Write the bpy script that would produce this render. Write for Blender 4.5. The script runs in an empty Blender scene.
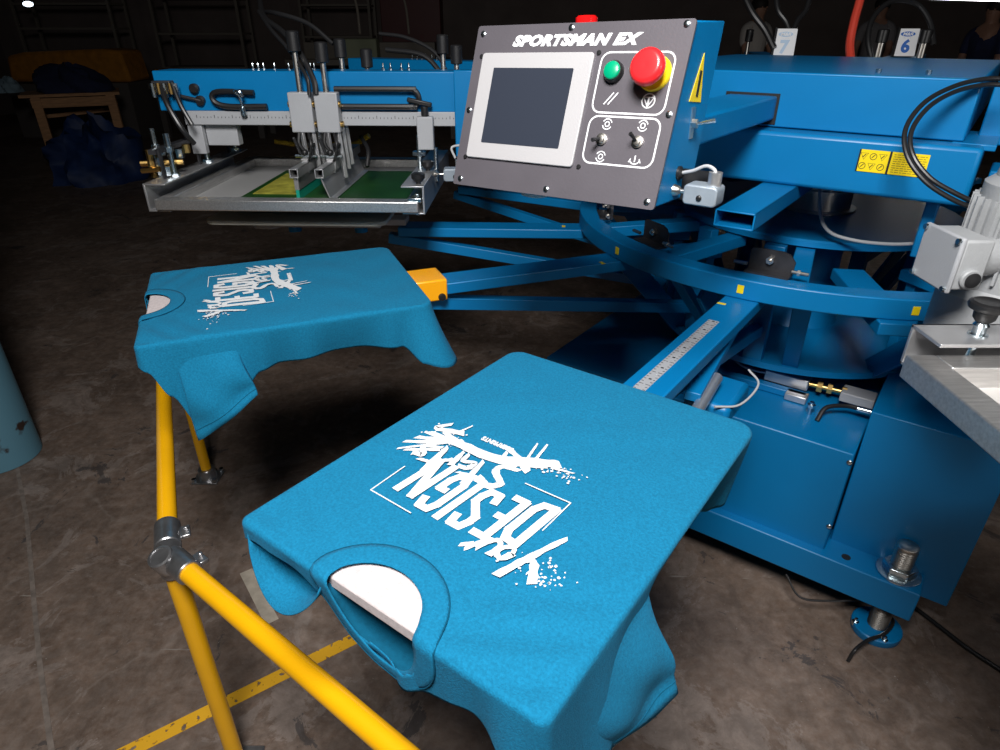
import bpy, bmesh, math, random
from mathutils import Vector, Matrix
random.seed(7)
S = bpy.context.scene
COL = S.collection
R = math.radians
V = Vector
PI = math.pi
CX, CY = .92, 1.87            # centre of the rotary press on the floor
EYE = 1.4

# ------------------------------------------------------------------ materials
def nt(name):
    m = bpy.data.materials.new(name); m.use_nodes = True
    return m, m.node_tree.nodes, m.node_tree.links, m.node_tree.nodes['Principled BSDF']

def mat(name, col, rough=.5, metal=0, bump=0, bscale=400, var=0, vscale=8, coat=0, sheen=0, spec=None, emit=0, stretch=None):
    m, n, l, b = nt(name)
    c = (*col, 1)
    b.inputs['Base Color'].default_value = c
    b.inputs['Roughness'].default_value = rough
    b.inputs['Metallic'].default_value = metal
    if coat: b.inputs['Coat Weight'].default_value = coat
    if sheen:
        b.inputs['Sheen Weight'].default_value = sheen; b.inputs['Sheen Roughness'].default_value = .5
    if spec is not None: b.inputs['Specular IOR Level'].default_value = spec
    tc = n.new('ShaderNodeTexCoord')
    src = tc.outputs['Object']
    if stretch:
        mp = n.new('ShaderNodeMapping'); mp.inputs['Scale'].default_value = stretch
        l.new(src, mp.inputs['Vector']); src = mp.outputs['Vector']
    if var:
        t = n.new('ShaderNodeTexNoise'); t.inputs['Scale'].default_value = vscale; t.inputs['Detail'].default_value = 5
        l.new(src, t.inputs['Vector'])
        r = n.new('ShaderNodeValToRGB')
        r.color_ramp.elements[0].position = .3; r.color_ramp.elements[1].position = .7
        r.color_ramp.elements[0].color = tuple(max(0, x*(1-var)) for x in col)+(1,)
        r.color_ramp.elements[1].color = tuple(min(1, x*(1+var)) for x in col)+(1,)
        l.new(t.outputs['Fac'], r.inputs['Fac']); l.new(r.outputs['Color'], b.inputs['Base Color'])
    if bump:
        t = n.new('ShaderNodeTexNoise'); t.inputs['Scale'].default_value = bscale; t.inputs['Detail'].default_value = 3
        l.new(src, t.inputs['Vector'])
        bp = n.new('ShaderNodeBump'); bp.inputs['Strength'].default_value = bump; bp.inputs['Distance'].default_value = .001
        l.new(t.outputs['Fac'], bp.inputs['Height']); l.new(bp.outputs['Normal'], b.inputs['Normal'])
    if emit:
        b.inputs['Emission Color'].default_value = c; b.inputs['Emission Strength'].default_value = emit
    return m

BLUE = mat('blue_powder_coat', (.001, .160, .395), .36, 0, .2, 700, .05, 5, spec=.4)
SHIRT = mat('turquoise_cotton', (.007, .165, .312), .9, 0, .9, 700, .16, 330, sheen=.02, spec=.12)
SHIRTSH = mat('turquoise_cotton_shaded', (.002, .080, .15), .92, 0, .6, 900, .10, 200, spec=.15)  # darker copy of the shirt cotton: shade painted into neck inside and seam lines
PRINT = mat('white_plastisol_ink', (.72, .74, .76), .6, 0, .4, 900, .04, 300)
YEL = mat('yellow_pipe_paint', (.88, .44, .004), .25, 0, .1, 60, .05, 9, coat=.3)
YELB = mat('orange_yellow_enamel', (.95, .40, .006), .3, 0, .1, 200, coat=.3)
ALU = mat('mill_aluminium', (.62, .62, .63), .38, .85, .3, 300, .10, 14)
ALUB = mat('brushed_aluminium', (.66, .65, .64), .34, .9, .4, 90, .14, 20, stretch=(1, 12, 12))
STEEL = mat('turned_steel', (.70, .67, .62), .33, 1, .1, 300, .08, 30)
ZINC = mat('zinc_plated_steel', (.62, .70, .74), .25, 1, .2, 300, .12, 60)
GALV = mat('cast_clamp_metal', (.42, .42, .43), .30, .9, .4, 150, .25, 30)
LGREY = mat('light_grey_enamel', (.36, .37, .39), .42, 0, .3, 250, .05, 9)
CAST = mat('grey_cast_motor_paint', (.33, .34, .35), .5, 0, .5, 220, .08, 12)
SWGREY = mat('grey_switch_casting', (.30, .35, .40), .4, .3, .3, 250, .1, 30)
BLACK = mat('black_plastic', (.012, .012, .013), .4, 0, .2, 300)
RUB = mat('black_rubber_hose', (.014, .014, .015), .35, 0, .1, 200)
DKPLATE = mat('dark_oxide_steel', (.045, .045, .05), .45, .5, .4, 200, .3, 30)
WHITE = mat('white_paint', (.8, .81, .83), .5, 0, .1, 200)
PANEL = mat('charcoal_overlay', (.115, .105, .12), .42, .25, .15, 300, .05, 20)
BEZEL = mat('silver_bezel', (.47, .46, .47), .5, .2, .2, 500)
LCD = mat('lcd_glass', (.030, .036, .052), .25, 0)
GREENB = mat('green_button', (.0, .33, .16), .3, coat=.3)
REDB = mat('red_mushroom', (.80, .02, .025), .32, coat=.2)
REDL = mat('red_lens', (.7, .008, .008), .15, coat=.8)
YELR = mat('yellow_collar', (.85, .62, .01), .35)
LABY = mat('yellow_label', (.85, .64, .005), .45)
INKB = mat('black_ink', (.01, .01, .01), .5)
LOGOB = mat('blue_logo_ink', (.01, .12, .48), .5)
PALEB = mat('glare_paled_blue_ink', (.45, .60, .78), .5)  # blue sign ink lightened to paint in the glare on one plate
FELT = mat('white_pallet_board', (.56, .50, .50), .85, 0, .5, 600, .10, 160)
PALLET = mat('pale_pallet_face', (.55, .56, .50), .6, 0, .3, 300, .06, 20)
EMUL = mat('green_emulsion', (.010, .055, .008), .4, 0, .2, 300, .3, 9)
INKY = mat('yellow_ink_smear', (.35, .33, .05), .4, 0, .8, 80, .4, 30)
GREENR = mat('green_squeegee_rubber', (.01, .28, .20), .3)
BRASS = mat('brass_fitting', (.65, .42, .14), .3, 1)
REDH = mat('red_air_hose', (.62, .06, .035), .45)
CABG = mat('grey_cable_jacket', (.42, .43, .44), .4)
WOOD = mat('raw_pine', (.42, .22, .10), .7, 0, .3, 80, .25, 10, stretch=(1, 1, 8))
DUCK = mat('mustard_canvas', (.42, .17, .015), .85, 0, .5, 60, .2, 12)
NAVY = mat('navy_cloth', (.012, .018, .06), .9, 0, .5, 60, .2, 14)
BAGB = mat('blue_plastic_sheet', (.006, .025, .10), .6, 0, .5, 40, .3, 8)
PALES = mat('pale_blue_cloth', (.22, .32, .38), .9)
RACK = mat('grey_rack_paint', (.10, .09, .085), .5, 0)
CREAM = mat('cream_shelf_paint', (.17, .15, .125), .6)
SKIN = mat('skin', (.35, .19, .13), .6)
TEEW = mat('off_white_shirt_cloth', (.50, .47, .44), .9)
TEEG = mat('grey_shirt_cloth', (.22, .21, .22), .9)
JEAN = mat('dark_denim', (.02, .025, .04), .9)
HAIR = mat('dark_hair', (.012, .009, .008), .7)
WALLM = mat('dim_block_wall', (.16, .13, .12), .9, 0, .3, 60, .15, 2)
CEILM = mat('dark_ceiling', (.05, .05, .05), .9)
TUBE = mat('fluorescent_tube', (1, 1, 1), .5, emit=6)
LAMPH = mat('lamp_spark', (.8, .9, 1), .5, emit=3)

def bollard_mat():
    m, n, l, b = nt('worn_pale_blue_paint')
    tc = n.new('ShaderNodeTexCoord')
    t = n.new('ShaderNodeTexNoise'); t.inputs['Scale'].default_value = 9; t.inputs['Detail'].default_value = 8
    l.new(tc.outputs['Object'], t.inputs['Vector'])
    # wear band low on the post
    sp = n.new('ShaderNodeSeparateXYZ'); l.new(tc.outputs['Object'], sp.inputs['Vector'])
    sh = n.new('ShaderNodeMath'); sh.operation = 'SUBTRACT'; sh.inputs[1].default_value = .14; l.new(sp.outputs['Z'], sh.inputs[0])
    ab = n.new('ShaderNodeMath'); ab.operation = 'ABSOLUTE'; l.new(sh.outputs[0], ab.inputs[0])
    mr = n.new('ShaderNodeMapRange'); mr.inputs['From Min'].default_value = 0; mr.inputs['From Max'].default_value = .09
    l.new(ab.outputs[0], mr.inputs['Value'])
    mr.inputs['To Min'].default_value = .16; mr.inputs['To Max'].default_value = -.12
    ad = n.new('ShaderNodeMath'); ad.operation = 'ADD'
    l.new(t.outputs['Fac'], ad.inputs[0]); l.new(mr.outputs['Result'], ad.inputs[1])
    r = n.new('ShaderNodeValToRGB'); r.color_ramp.elements[0].position = .58; r.color_ramp.elements[1].position = .62
    r.color_ramp.elements[0].color = (.10, .24, .32, 1); r.color_ramp.elements[1].color = (.035, .02, .015, 1)
    l.new(ad.outputs[0], r.inputs['Fac']); l.new(r.outputs['Color'], b.inputs['Base Color'])
    b.inputs['Roughness'].default_value = .5
    return m
BOLL = bollard_mat()

def floor_mat():
    m, n, l, b = nt('worn_concrete')
    tc = n.new('ShaderNodeTexCoord')
    def noise(sc, det=8, rough=.6, dist=0):
        t = n.new('ShaderNodeTexNoise'); t.inputs['Scale'].default_value = sc; t.inputs['Detail'].default_value = det
        t.inputs['Roughness'].default_value = rough; t.inputs['Distortion'].default_value = dist
        l.new(tc.outputs['Object'], t.inputs['Vector']); return t.outputs['Fac']
    def ramp(src, stops):
        r = n.new('ShaderNodeValToRGB'); e = r.color_ramp.elements
        e[0].position, e[0].color = stops[0][0], (*stops[0][1], 1)
        e[1].position, e[1].color = stops[-1][0], (*stops[-1][1], 1)
        for p, c in stops[1:-1]:
            x = e.new(p); x.color = (*c, 1)
        l.new(src, r.inputs['Fac']); return r.outputs['Color']
    def mix(fac, a, c2):
        x = n.new('ShaderNodeMix'); x.data_type = 'RGBA'
        if isinstance(fac, float): x.inputs[0].default_value = fac
        else: l.new(fac, x.inputs[0])
        for s, v in ((x.inputs[6], a), (x.inputs[7], c2)):
            if isinstance(v, tuple): s.default_value = (*v, 1)
            else: l.new(v, s)
        return x.outputs[2]
    bw = lambda a, c: [(a, (0, 0, 0)), (c, (1, 1, 1))]
    base = ramp(noise(2.2, 9, .65, .4), [(.3, (.095, .060, .042)), (.5, (.165, .110, .080)), (.7, (.26, .190, .150))])
    patch = ramp(noise(3.4, 14, .72, .8), bw(.545, .56))           # pale grey worn areas with hard borders
    c = mix(patch, base, mix(.5, base, (.33, .275, .245)))
    fine = ramp(noise(38, 6, .7), bw(.35, .75))
    c = mix(fine, c, mix(.42, c, (.40, .34, .30)))
    dark = ramp(noise(4.3, 12, .72, 1.0), bw(.60, .615))
    c = mix(dark, c, mix(.75, c, (.05, .048, .052)))               # charcoal paint remnants
    mid = ramp(noise(13, 12, .75, .5), bw(.40, .66))
    c = mix(mid, mix(.5, c, (.040, .030, .024)), c)
    edge = n.new('ShaderNodeTexVoronoi'); edge.feature = 'DISTANCE_TO_EDGE'; edge.inputs['Scale'].default_value = 1.3
    mpv = n.new('ShaderNodeMix'); mpv.data_type = 'VECTOR'; mpv.inputs[0].default_value = .22
    tn = n.new('ShaderNodeTexNoise'); tn.inputs['Scale'].default_value = 5; tn.inputs['Detail'].default_value = 10
    l.new(tc.outputs['Object'], tn.inputs['Vector']); l.new(tc.outputs['Object'], mpv.inputs[4]); l.new(tn.outputs['Color'], mpv.inputs[5])
    l.new(mpv.outputs[1], edge.inputs['Vector'])
    ce = ramp(edge.outputs['Distance'], [(.0, (1, 1, 1)), (.012, (0, 0, 0))])
    c = mix(ce, c, mix(.13, c, (.42, .37, .33)))
    spk = ramp(noise(120, 3, .5), bw(.72, .76))
    c = mix(spk, c, (.36, .33, .30))
    # scratches
    mp = n.new('ShaderNodeMapping'); mp.inputs['Rotation'].default_value = (0, 0, .5); mp.inputs['Scale'].default_value = (1.2, 16, 1)
    l.new(tc.outputs['Object'], mp.inputs['Vector'])
    t = n.new('ShaderNodeTexNoise'); t.inputs['Scale'].default_value = 2.1; t.inputs['Detail'].default_value = 6
    l.new(mp.outputs['Vector'], t.inputs['Vector'])
    scr = ramp(t.outputs['Fac'], bw(.70, .72))
    c = mix(scr, c, (.30, .27, .24))
    l.new(c, b.inputs['Base Color'])
    rr = n.new('ShaderNodeMapRange'); rr.inputs['To Min'].default_value = .42; rr.inputs['To Max'].default_value = .75
    l.new(noise(6, 5), rr.inputs['Value']); l.new(rr.outputs['Result'], b.inputs['Roughness'])
    bp = n.new('ShaderNodeBump'); bp.inputs['Strength'].default_value = .5; bp.inputs['Distance'].default_value = .002
    l.new(noise(45, 8, .7), bp.inputs['Height']); l.new(bp.outputs['Normal'], b.inputs['Normal'])
    return m
FLOOR = floor_mat()

def worn(name, col, thr, rough=.6):
    """floor paint whose missing flakes are transparent"""
    m, n, l, b = nt(name)
    tc = n.new('ShaderNodeTexCoord')
    t = n.new('ShaderNodeTexNoise'); t.inputs['Scale'].default_value = 55; t.inputs['Detail'].default_value = 8
    l.new(tc.outputs['Object'], t.inputs['Vector'])
    r = n.new('ShaderNodeValToRGB'); r.color_ramp.elements[0].position = thr; r.color_ramp.elements[1].position = thr+.05
    l.new(t.outputs['Fac'], r.inputs['Fac']); l.new(r.outputs['Color'], b.inputs['Alpha'])
    b.inputs['Base Color'].default_value = (*col, 1); b.inputs['Roughness'].default_value = rough
    return m

# ------------------------------------------------------------------ things, parts, frames
ORG = {}
def tag(o, label=None, cat=None, group=None, kind=None):
    if label: o['label'] = label
    if cat: o['category'] = cat
    if group: o['group'] = group
    if kind: o['kind'] = kind
    return o

def frame(az):
    """press frame: +y points from the aisle to the centre along azimuth az, +x to its right"""
    return Matrix.Translation((CX, CY, 0)) @ Matrix.Rotation(-R(az), 4, 'Z')
W0 = Matrix.Identity(4)

def thing(name, label, cat, org=(0, 0, 0), fr=W0, group=None):
    o = bpy.data.objects.new(name, None); COL.objects.link(o)
    o.empty_display_size = .05
    o.matrix_world = fr @ Matrix.Translation(V(org))
    ORG[o] = (V(org), fr)
    return tag(o, label, cat, group)

def frameof(az_r, org): pass

class MB:
    def __init__(s): s.bm = bmesh.new()
    def box(s, x0, x1, y0, y1, z0, z1, m=None):
        vs = [s.bm.verts.new(V((x, y, z))) for x in (x0, x1) for y in (y0, y1) for z in (z0, z1)]
        if m is not None:
            for v in vs: v.co = m @ v.co
        for f in ((0, 1, 3, 2), (4, 6, 7, 5), (0, 4, 5, 1), (2, 3, 7, 6), (0, 2, 6, 4), (1, 5, 7, 3)):
            s.bm.faces.new([vs[i] for i in f])
        return s
    def bar(s, p, q, w, h, up=(0, 0, 1)):
        p, q = V(p), V(q); d = (q-p); L = d.length; d.normalize()
        x = d.cross(V(up)); x.normalize(); z = x.cross(d)
        m = Matrix((x, d, z)).transposed().to_4x4(); m.translation = p
        return s.box(-w/2, w/2, 0, L, -h/2, h/2, m)
    def ring(s, c, d, r, n, ph=0):
        d = V(d).normalized(); a = d.orthogonal().normalized()
        if abs(d.z) > .99: a = V((1, 0, 0))
        b = d.cross(a)
        return [s.bm.verts.new(V(c)+a*r*math.cos(ph+2*PI*i/n)+b*r*math.sin(ph+2*PI*i/n)) for i in range(n)]
    def loft(s, rings, cap=True, close=True):
        n = len(rings[0])
        for A, B in zip(rings, rings[1:]):
            for i in range(n if close else n-1):
                try: s.bm.faces.new((A[i], A[(i+1) % n], B[(i+1) % n], B[i]))
                except ValueError: pass
        if cap:
            s.bm.faces.new(rings[0][::-1]); s.bm.faces.new(rings[-1])
        return s
    def cyl(s, p, q, r, r2=None, n=24, ph=0):
        d = V(q)-V(p); r2 = r if r2 is None else r2
        return s.loft([s.ring(p, d, r, n, ph), s.ring(q, d, r2, n, ph)])
    def lathe(s, p, axis, prof, n=32):
        """prof: (radius, distance along axis)"""
        ax = V(axis).normalized()
        return s.loft([s.ring(V(p)+ax*t, ax, max(r, 1e-4), n) for r, t in prof])
    def tube(s, pts, r, n=10, smooth=6, cap=True):
        P = [V(p) for p in pts]
        if smooth and len(P) > 2:
            Q = []
            E = [P[0]*2-P[1]]+P+[P[-1]*2-P[-2]]
            for i in range(1, len(E)-2):
                for k in range(smooth):
                    t = k/smooth; a, b, c, d = E[i-1], E[i], E[i+1], E[i+2]
                    Q.append(.5*((2*b)+(c-a)*t+(2*a-5*b+4*c-d)*t*t+(3*b-a-3*c+d)*t**3))
            Q.append(P[-1]); P = Q
        rings = []; prev = None
        for i, p in enumerate(P):
            d = (P[min(i+1, len(P)-1)]-P[max(i-1, 0)]).normalized()
            a = d.orthogonal().normalized() if prev is None else (prev-d*prev.dot(d)).normalized()
            prev = a; b = d.cross(a)
            rr = r(i/(len(P)-1)) if callable(r) else r
            rings.append([s.bm.verts.new(p+a*rr*math.cos(2*PI*k/n)+b*rr*math.sin(2*PI*k/n)) for k in range(n)])
        return s.loft(rings, cap)
    def prism(s, poly, d, m=None):
        """poly: 3D points; extruded by vector d"""
        A = [V(p) for p in poly]; B = [p+V(d) for p in A]
        if m is not None: A = [m @ p for p in A]; B = [m @ p for p in B]
        a = [s.bm.verts.new(p) for p in A]; b = [s.bm.verts.new(p) for p in B]
        return s.loft([a, b])
    def sphere(s, c, r, sc=(1, 1, 1), u=16, v=10):
        m = Matrix.Translation(V(c)) @ Matrix.Diagonal((*[r*k for k in sc], 1))
        bmesh.ops.create_uvsphere(s.bm, u_segments=u, v_segments=v, radius=1, matrix=m); return s
    def grid(s, fn, nu, nv, closeu=False):
        g = [[s.bm.verts.new(V(fn(i/nu, j/nv))) for i in range(nu if closeu else nu+1)] for j in range(nv+1)]
        w = len(g[0])
        for j in range(nv):
            for i in range(nu):
                s.bm.faces.new((g[j][i], g[j][(i+1) % w], g[j+1][(i+1) % w], g[j+1][i]))
        return s
    def build(s, name, m, parent=None, bev=0, ang=35, label=None, thick=0, fr=None):
        bmesh.ops.recalc_face_normals(s.bm, faces=s.bm.faces)
        me = bpy.data.meshes.new(name)
        root = parent
        while root is not None and root.parent is not None: root = root.parent
        if root is not None and root in ORG:
            o0, f0 = ORG[root]
            off = -o0
            bmesh.ops.translate(s.bm, verts=s.bm.verts, vec=off)
            if fr is not None:
                s.bm.transform((f0 @ Matrix.Translation(o0)).inverted() @ fr @ Matrix.Translation(o0))
        elif fr is not None:
            pass
        s.bm.to_mesh(me); s.bm.free()
        for p in me.polygons: p.use_smooth = True
        me.set_sharp_from_angle(angle=R(ang))
        me.materials.append(m)
        o = bpy.data.objects.new(name, me); COL.objects.link(o)
        if parent is not None: o.parent = parent
        if fr is not None and root is None: o.matrix_world = fr
        if bev:
            b = o.modifiers.new('bevel', 'BEVEL'); b.width = bev; b.segments = 2; b.limit_method = 'ANGLE'; b.angle_limit = R(40)
        if thick:
            t = o.modifiers.new('thickness', 'SOLIDIFY'); t.thickness = thick; t.offset = 0
        if label: o['label'] = label
        return o

def bx(*a): return MB().box(*a)

def text_mesh(txt, size, name, m, parent, M, bold=0, shear=0, sx=1, extrude=.0004, align='CENTER', spacing=1):
    cu = bpy.data.curves.new(name, 'FONT'); cu.body = txt; cu.size = size; cu.offset = bold; cu.shear = shear
    cu.extrude = extrude; cu.align_x = align; cu.align_y = 'CENTER'; cu.space_character = spacing; cu.resolution_u = 3
    tmp = bpy.data.objects.new('tmp', cu); COL.objects.link(tmp)
    dg = bpy.context.evaluated_depsgraph_get()
    me = bpy.data.meshes.new_from_object(tmp.evaluated_get(dg))
    bpy.data.objects.remove(tmp)
    root = parent
    while root.parent is not None: root = root.parent
    me.transform(Matrix.Translation(-ORG[root][0]) @ M @ Matrix.Diagonal((sx, 1, 1, 1)))
    me.name = name; me.materials.clear(); me.materials.append(m)
    o = bpy.data.objects.new(name, me); COL.objects.link(o); o.parent = parent
    return o

def stroke(mb, pts, w, M, t=.0004, jit=0, taper=False):
    """flat brush stroke in the x-y plane of M"""
    P = [V((p[0], p[1], 0)) for p in pts]
    for i in range(len(P)-1):
        a, b = P[i], P[i+1]; d = (b-a).normalized(); n = V((-d.y, d.x, 0))
        wa = w*(1-(.6*i/(len(P)-1) if taper else 0)); wb = w*(1-(.6*(i+1)/(len(P)-1) if taper else 0))
        e = d*w*.3
        q = [a-e+n*wa/2, b+e+n*wb/2, b+e-n*wb/2, a-e-n*wa/2]
        if jit: q = [p+V((random.uniform(-jit, jit), random.uniform(-jit, jit), 0)) for p in q]
        z = random.uniform(0, .0001)
        mb.prism([p+V((0, 0, z)) for p in q], (0, 0, t), M)
def brush(mb, pts, w, M, t=.0005, smooth=5, taper=.45, rag=.16, rnd=random.Random(11)):
    E = [V((p[0], p[1], 0)) for p in pts]
    if len(E) > 2 and smooth:
        F = [E[0]*2-E[1]]+E+[E[-1]*2-E[-2]]; Q = []
        for i in range(1, len(F)-2):
            for k in range(smooth):
                u = k/smooth; a, b, c, d = F[i-1], F[i], F[i+1], F[i+2]
                Q.append(.5*((2*b)+(c-a)*u+(2*a-5*b+4*c-d)*u*u+(3*b-a-3*c+d)*u**3))
        Q.append(E[-1]); E = Q
    elif len(E) == 2:
        E = [E[0].lerp(E[1], k/8) for k in range(9)]
    n = len(E); A = []; B = []; z = rnd.uniform(0, .0002)
    for i, p in enumerate(E):
        d = (E[min(i+1, n-1)]-E[max(0, i-1)]).normalized(); nn = V((-d.y, d.x, 0)); f = i/(n-1)
        ww = w/2*(1-taper*f)*(1+rnd.uniform(-rag, rag)); o_ = d*rnd.uniform(-.001, .001)
        if i == 0: o_ -= d*w*.25
        if i == n-1: o_ += d*w*.35
        A.append(p+nn*ww+o_); B.append(p-nn*ww*(1+rnd.uniform(-rag, rag))-o_*.3)
    up = V((0, 0, t+z))
    a = [mb.bm.verts.new(M @ (p+up)) for p in A]; b = [mb.bm.verts.new(M @ (p+up)) for p in B]
    for i in range(n-1): mb.bm.faces.new((a[i], a[i+1], b[i+1], b[i]))
def blob(mb, x, y, r, M, t=.0004, n=7):
    pts = [(x+r*random.uniform(.6, 1.2)*math.cos(2*PI*k/n), y+r*random.uniform(.6, 1.2)*math.sin(2*PI*k/n), 0) for k in range(n)]
    mb.prism(pts, (0, 0, t), M)
def rrect(x0, x1, y0, y1, r, n=6):
    out = []
    for cx, cy, a in ((x1-r, y1-r, 0), (x0+r, y1-r, 90), (x0+r, y0+r, 180), (x1-r, y0+r, 270)):
        for k in range(n+1):
            t = R(a+90*k/n); out.append((cx+r*math.cos(t), cy+r*math.sin(t)))
    return out
def outline(mb, pts, w, M, t=.0004):
    n = len(pts); P = [V((*p, 0)) for p in pts]; I = []; O = []
    for i in range(n):
        d = (P[(i+1) % n]-P[i-1]).normalized(); nn = V((-d.y, d.x, 0))
        I.append(P[i]+nn*w/2); O.append(P[i]-nn*w/2)
    A = [mb.bm.verts.new(M @ (p+V((0, 0, t)))) for p in I]; B = [mb.bm.verts.new(M @ (p+V((0, 0, t)))) for p in O]
    for i in range(n): mb.bm.faces.new((A[i], A[(i+1) % n], B[(i+1) % n], B[i]))

MF = frame(36.4)
def at_h(x, y, h):        # world point seen at a pixel, h below eye level
    a = (x-500)/640; b = (375-y)/640; th = R(28.5)
    r_ = V((a, math.cos(th)+b*math.sin(th), -math.sin(th)+b*math.cos(th))); k = -h/r_.z
    return V((0, 0, EYE))+r_*k
F3 = frame(92.4)

# ------------------------------------------------------------------ setting
o = bx(-9, 9, -3, 13, -.05, 0).build('floor', FLOOR); tag(o, kind='structure')
o = bx(-9, 9, 13, 13.1, 0, 5).build('wall_back', WALLM); tag(o, kind='structure')
o = bx(-9.1, -9, -3, 13, 0, 5).build('wall_left', WALLM); tag(o, kind='structure')
o = bx(9, 9.1, -3, 13, 0, 5).build('wall_right', WALLM); tag(o, kind='structure')
o = bx(-9, 9, -3.1, -3, 0, 5).build('wall_front', WALLM); tag(o, kind='structure')
o = bx(-9, 9, -3, 13, 5, 5.1).build('ceiling', CEILM); tag(o, kind='structure')
# expansion joint and paint on the floor
jb = MB(); pj = [tuple(at_h(x, y, 1.4))[:2] for x, y in ((58, 790), (50, 740), (40, 665), (33, 590), (27, 520), (12, 440))]
for a, b in zip(pj, pj[1:]): jb.bar((*a, .0006), (*b, .0006), .012, .001)
o = jb.build('trim_1', mat('joint_filler', (.17, .14, .12), .9, 0, .6, 90, .3, 40)); tag(o, kind='structure')
lb = MB(); a, b = V((-.88, .80, .0008)), V((-.22, 1.245, .0008)); lb.bar(a, b, .036, .001)
o = lb.build('floor_line', worn('worn_yellow_floor_paint', (.75, .40, .015), .36)); tag(o, 'worn yellow line painted across the concrete under the near shirt', 'floor marking')
lb = MB(); ta_, tb_ = at_h(246, 571, 1.399), at_h(272, 622, 1.399); lb.bar(ta_, tb_, .036, .0012)
o = lb.build('tape_strip', mat('dusty_tape', (.42, .37, .30), .85, 0, .4, 80, .15, 40)); tag(o, 'short pale dusty strip of tape stuck to the floor beside the near shirt', 'tape')

# ------------------------------------------------------------------ carousel
car = thing('platen_carousel', 'blue welded rotary carousel with a big ring and many radial arms', 'carousel', (0, 0, .59), MF)
def pol(az, r, z):       # point in MF local coordinates for a world azimuth (pointing to the centre), radius, height
    a = R(az-36.4); return V((-r*math.sin(a), -r*math.cos(a), z))
n = 128
def ringloop(r0, r1, z0, z1):
    mb = MB()
    rg = []
    for r, z in ((r1, z0), (r1, z1), (r0, z1), (r0, z0)):
        rg.append([mb.bm.verts.new((r*math.cos(2*PI*i/n), r*math.sin(2*PI*i/n), z)) for i in range(n)])
    rg.append(rg[0]); mb.loft(rg, cap=False); return mb
ringloop(.632, .682, .876, .922).build('ring', BLUE, car, bev=.003)
MB().lathe((0, 0, 0), (0, 0, 1), [(.365, .922), (.372, .925), (.372, .938), (.368, .942), (.1, .942)], 96).build('hub_disc', BLUE, car)
MB().lathe((0, 0, 0), (0, 0, 1), [(.40, .592), (.41, .595), (.41, .612), (.1, .612)], 96).build('lower_disc', BLUE, car)
MB().lathe((0, 0, 0), (0, 0, 1), [(.13, .612), (.105, .66), (.095, .90), (.12, .922)], 48).build('hub_sleeve', BLUE, car)
arm_az = [36.4, 65.5, 92.4, 120, 148, 176, 204, 232, 260, 288, 316, 343, 9.5]
for k, az in enumerate(arm_az):
    far = k not in (0, 1, 2)
    p = pol(az, .36, .862); q = pol(az if k != 1 else 68.2, 1.225, .862)
    if k == 0: p.x += .016; q.x += .016
    if k == 12: q = pol(az, .70, .862)
    a = MB().bar(p, q, .074, .028).build('arm', BLUE, car, bev=.003)
    if k == 12: continue
    MB().bar(pol(az, .41, .70), pol(az if k != 1 else 68.2, 1.26, .836), .03, .03).build('brace', BLUE, car, bev=.002)
    MB().bar(pol(az, .39, .61), pol(az, .39, .925), .05, .026, pol(az, 1, 0)).build('upright', BLUE, car, bev=.002)
    MB().bar(pol(az+9, .385, .61), pol(az+9, .61, .85), .055, .012, pol(az+99, 1, 0)).build('strut', BLUE, car, bev=.002)
    MB().bar(pol(az-10, .34, .905), pol(az-10, .64, .895), .045, .03).build('spoke', BLUE, car, bev=.002)
    MB().bar(pol(az-14, .39, .615), pol(az-12, .62, .88), .04, .02).build('strut', BLUE, car, bev=.002)
    # locking bracket on the ring
    A = R(az-36.4); M = Matrix.Translation(pol(az-4, .605, .922)) @ Matrix.Rotation(-A, 4, 'Z')
    pl = [(-.045, 0, 0), (.05, 0, 0), (.052, 0, .03), (.040, 0, .045), (.025, 0, .05), (-.040, 0, .05), (-.045, 0, .045)]
    br = MB().prism(pl, (0, .006, 0), M).box(-.045, .05, -.03, .004, -.001, .004, M).build('lock_bracket', DKPLATE, car)
    MB().cyl(M @ V((.0, -.008, .028)), M @ V((.0, .001, .028)), .009, n=6).cyl(M @ V((.0, -.014, .028)), M @ V((.0, -.007, .028)), .004, n=10).build('bolt', STEEL, br)
    MB().cyl(M @ V((.05, -.01, .014)), M @ V((.085, -.01, .014)), .004, n=10).cyl(M @ V((.062, -.01, .014)), M @ V((.068, -.01, .014)), .007, n=6).build('stop_screw', STEEL, br)
    MB().cyl(M @ V((-.075, -.01, .014)), M @ V((-.045, -.01, .014)), .004, n=10).build('stop_screw', STEEL, br)
for az, r, z in ((65, .70, .8756), (37.2, .70, .8756), (92.4, .70, .8756)):
    A = R(az-36.4); M = Matrix.Translation(pol(az, r+.03, z)) @ Matrix.Rotation(-A, 4, 'Z')
    MB().box(-.009, .009, -.005, .005, -.0005, .0006, M).build('yellow_marker', LABY, car)
for az in (65.5, 35.5, 7):
    A = R(az-36.4); M = Matrix.Translation(pol(az, .6825, .899)) @ Matrix.Rotation(-A, 4, 'Z')
    MB().box(-.007, .007, -.0008, .001, -.009, .009, M).build('yellow_marker', LABY, car)
# scale on arm 1
sc = bx(-.001, .021, -1.215, -.83, .8758, .8768).build('ruler_scale', LGREY, car)
tk = MB()
for k in range(38):
    y = -1.208+k*.01
    tk.box(0, (.008 if k % 5 == 0 else .004), y, y+.0012, .8768, .8771)
    tk.box(.020-(.008 if k % 5 == 0 else .004), .020, y, y+.0012, .8768, .8771)
    if k % 5 == 2: tk.box(.008, .013, y, y+.004, .8768, .8771)
tk.build('graduation', INKB, sc)
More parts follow.
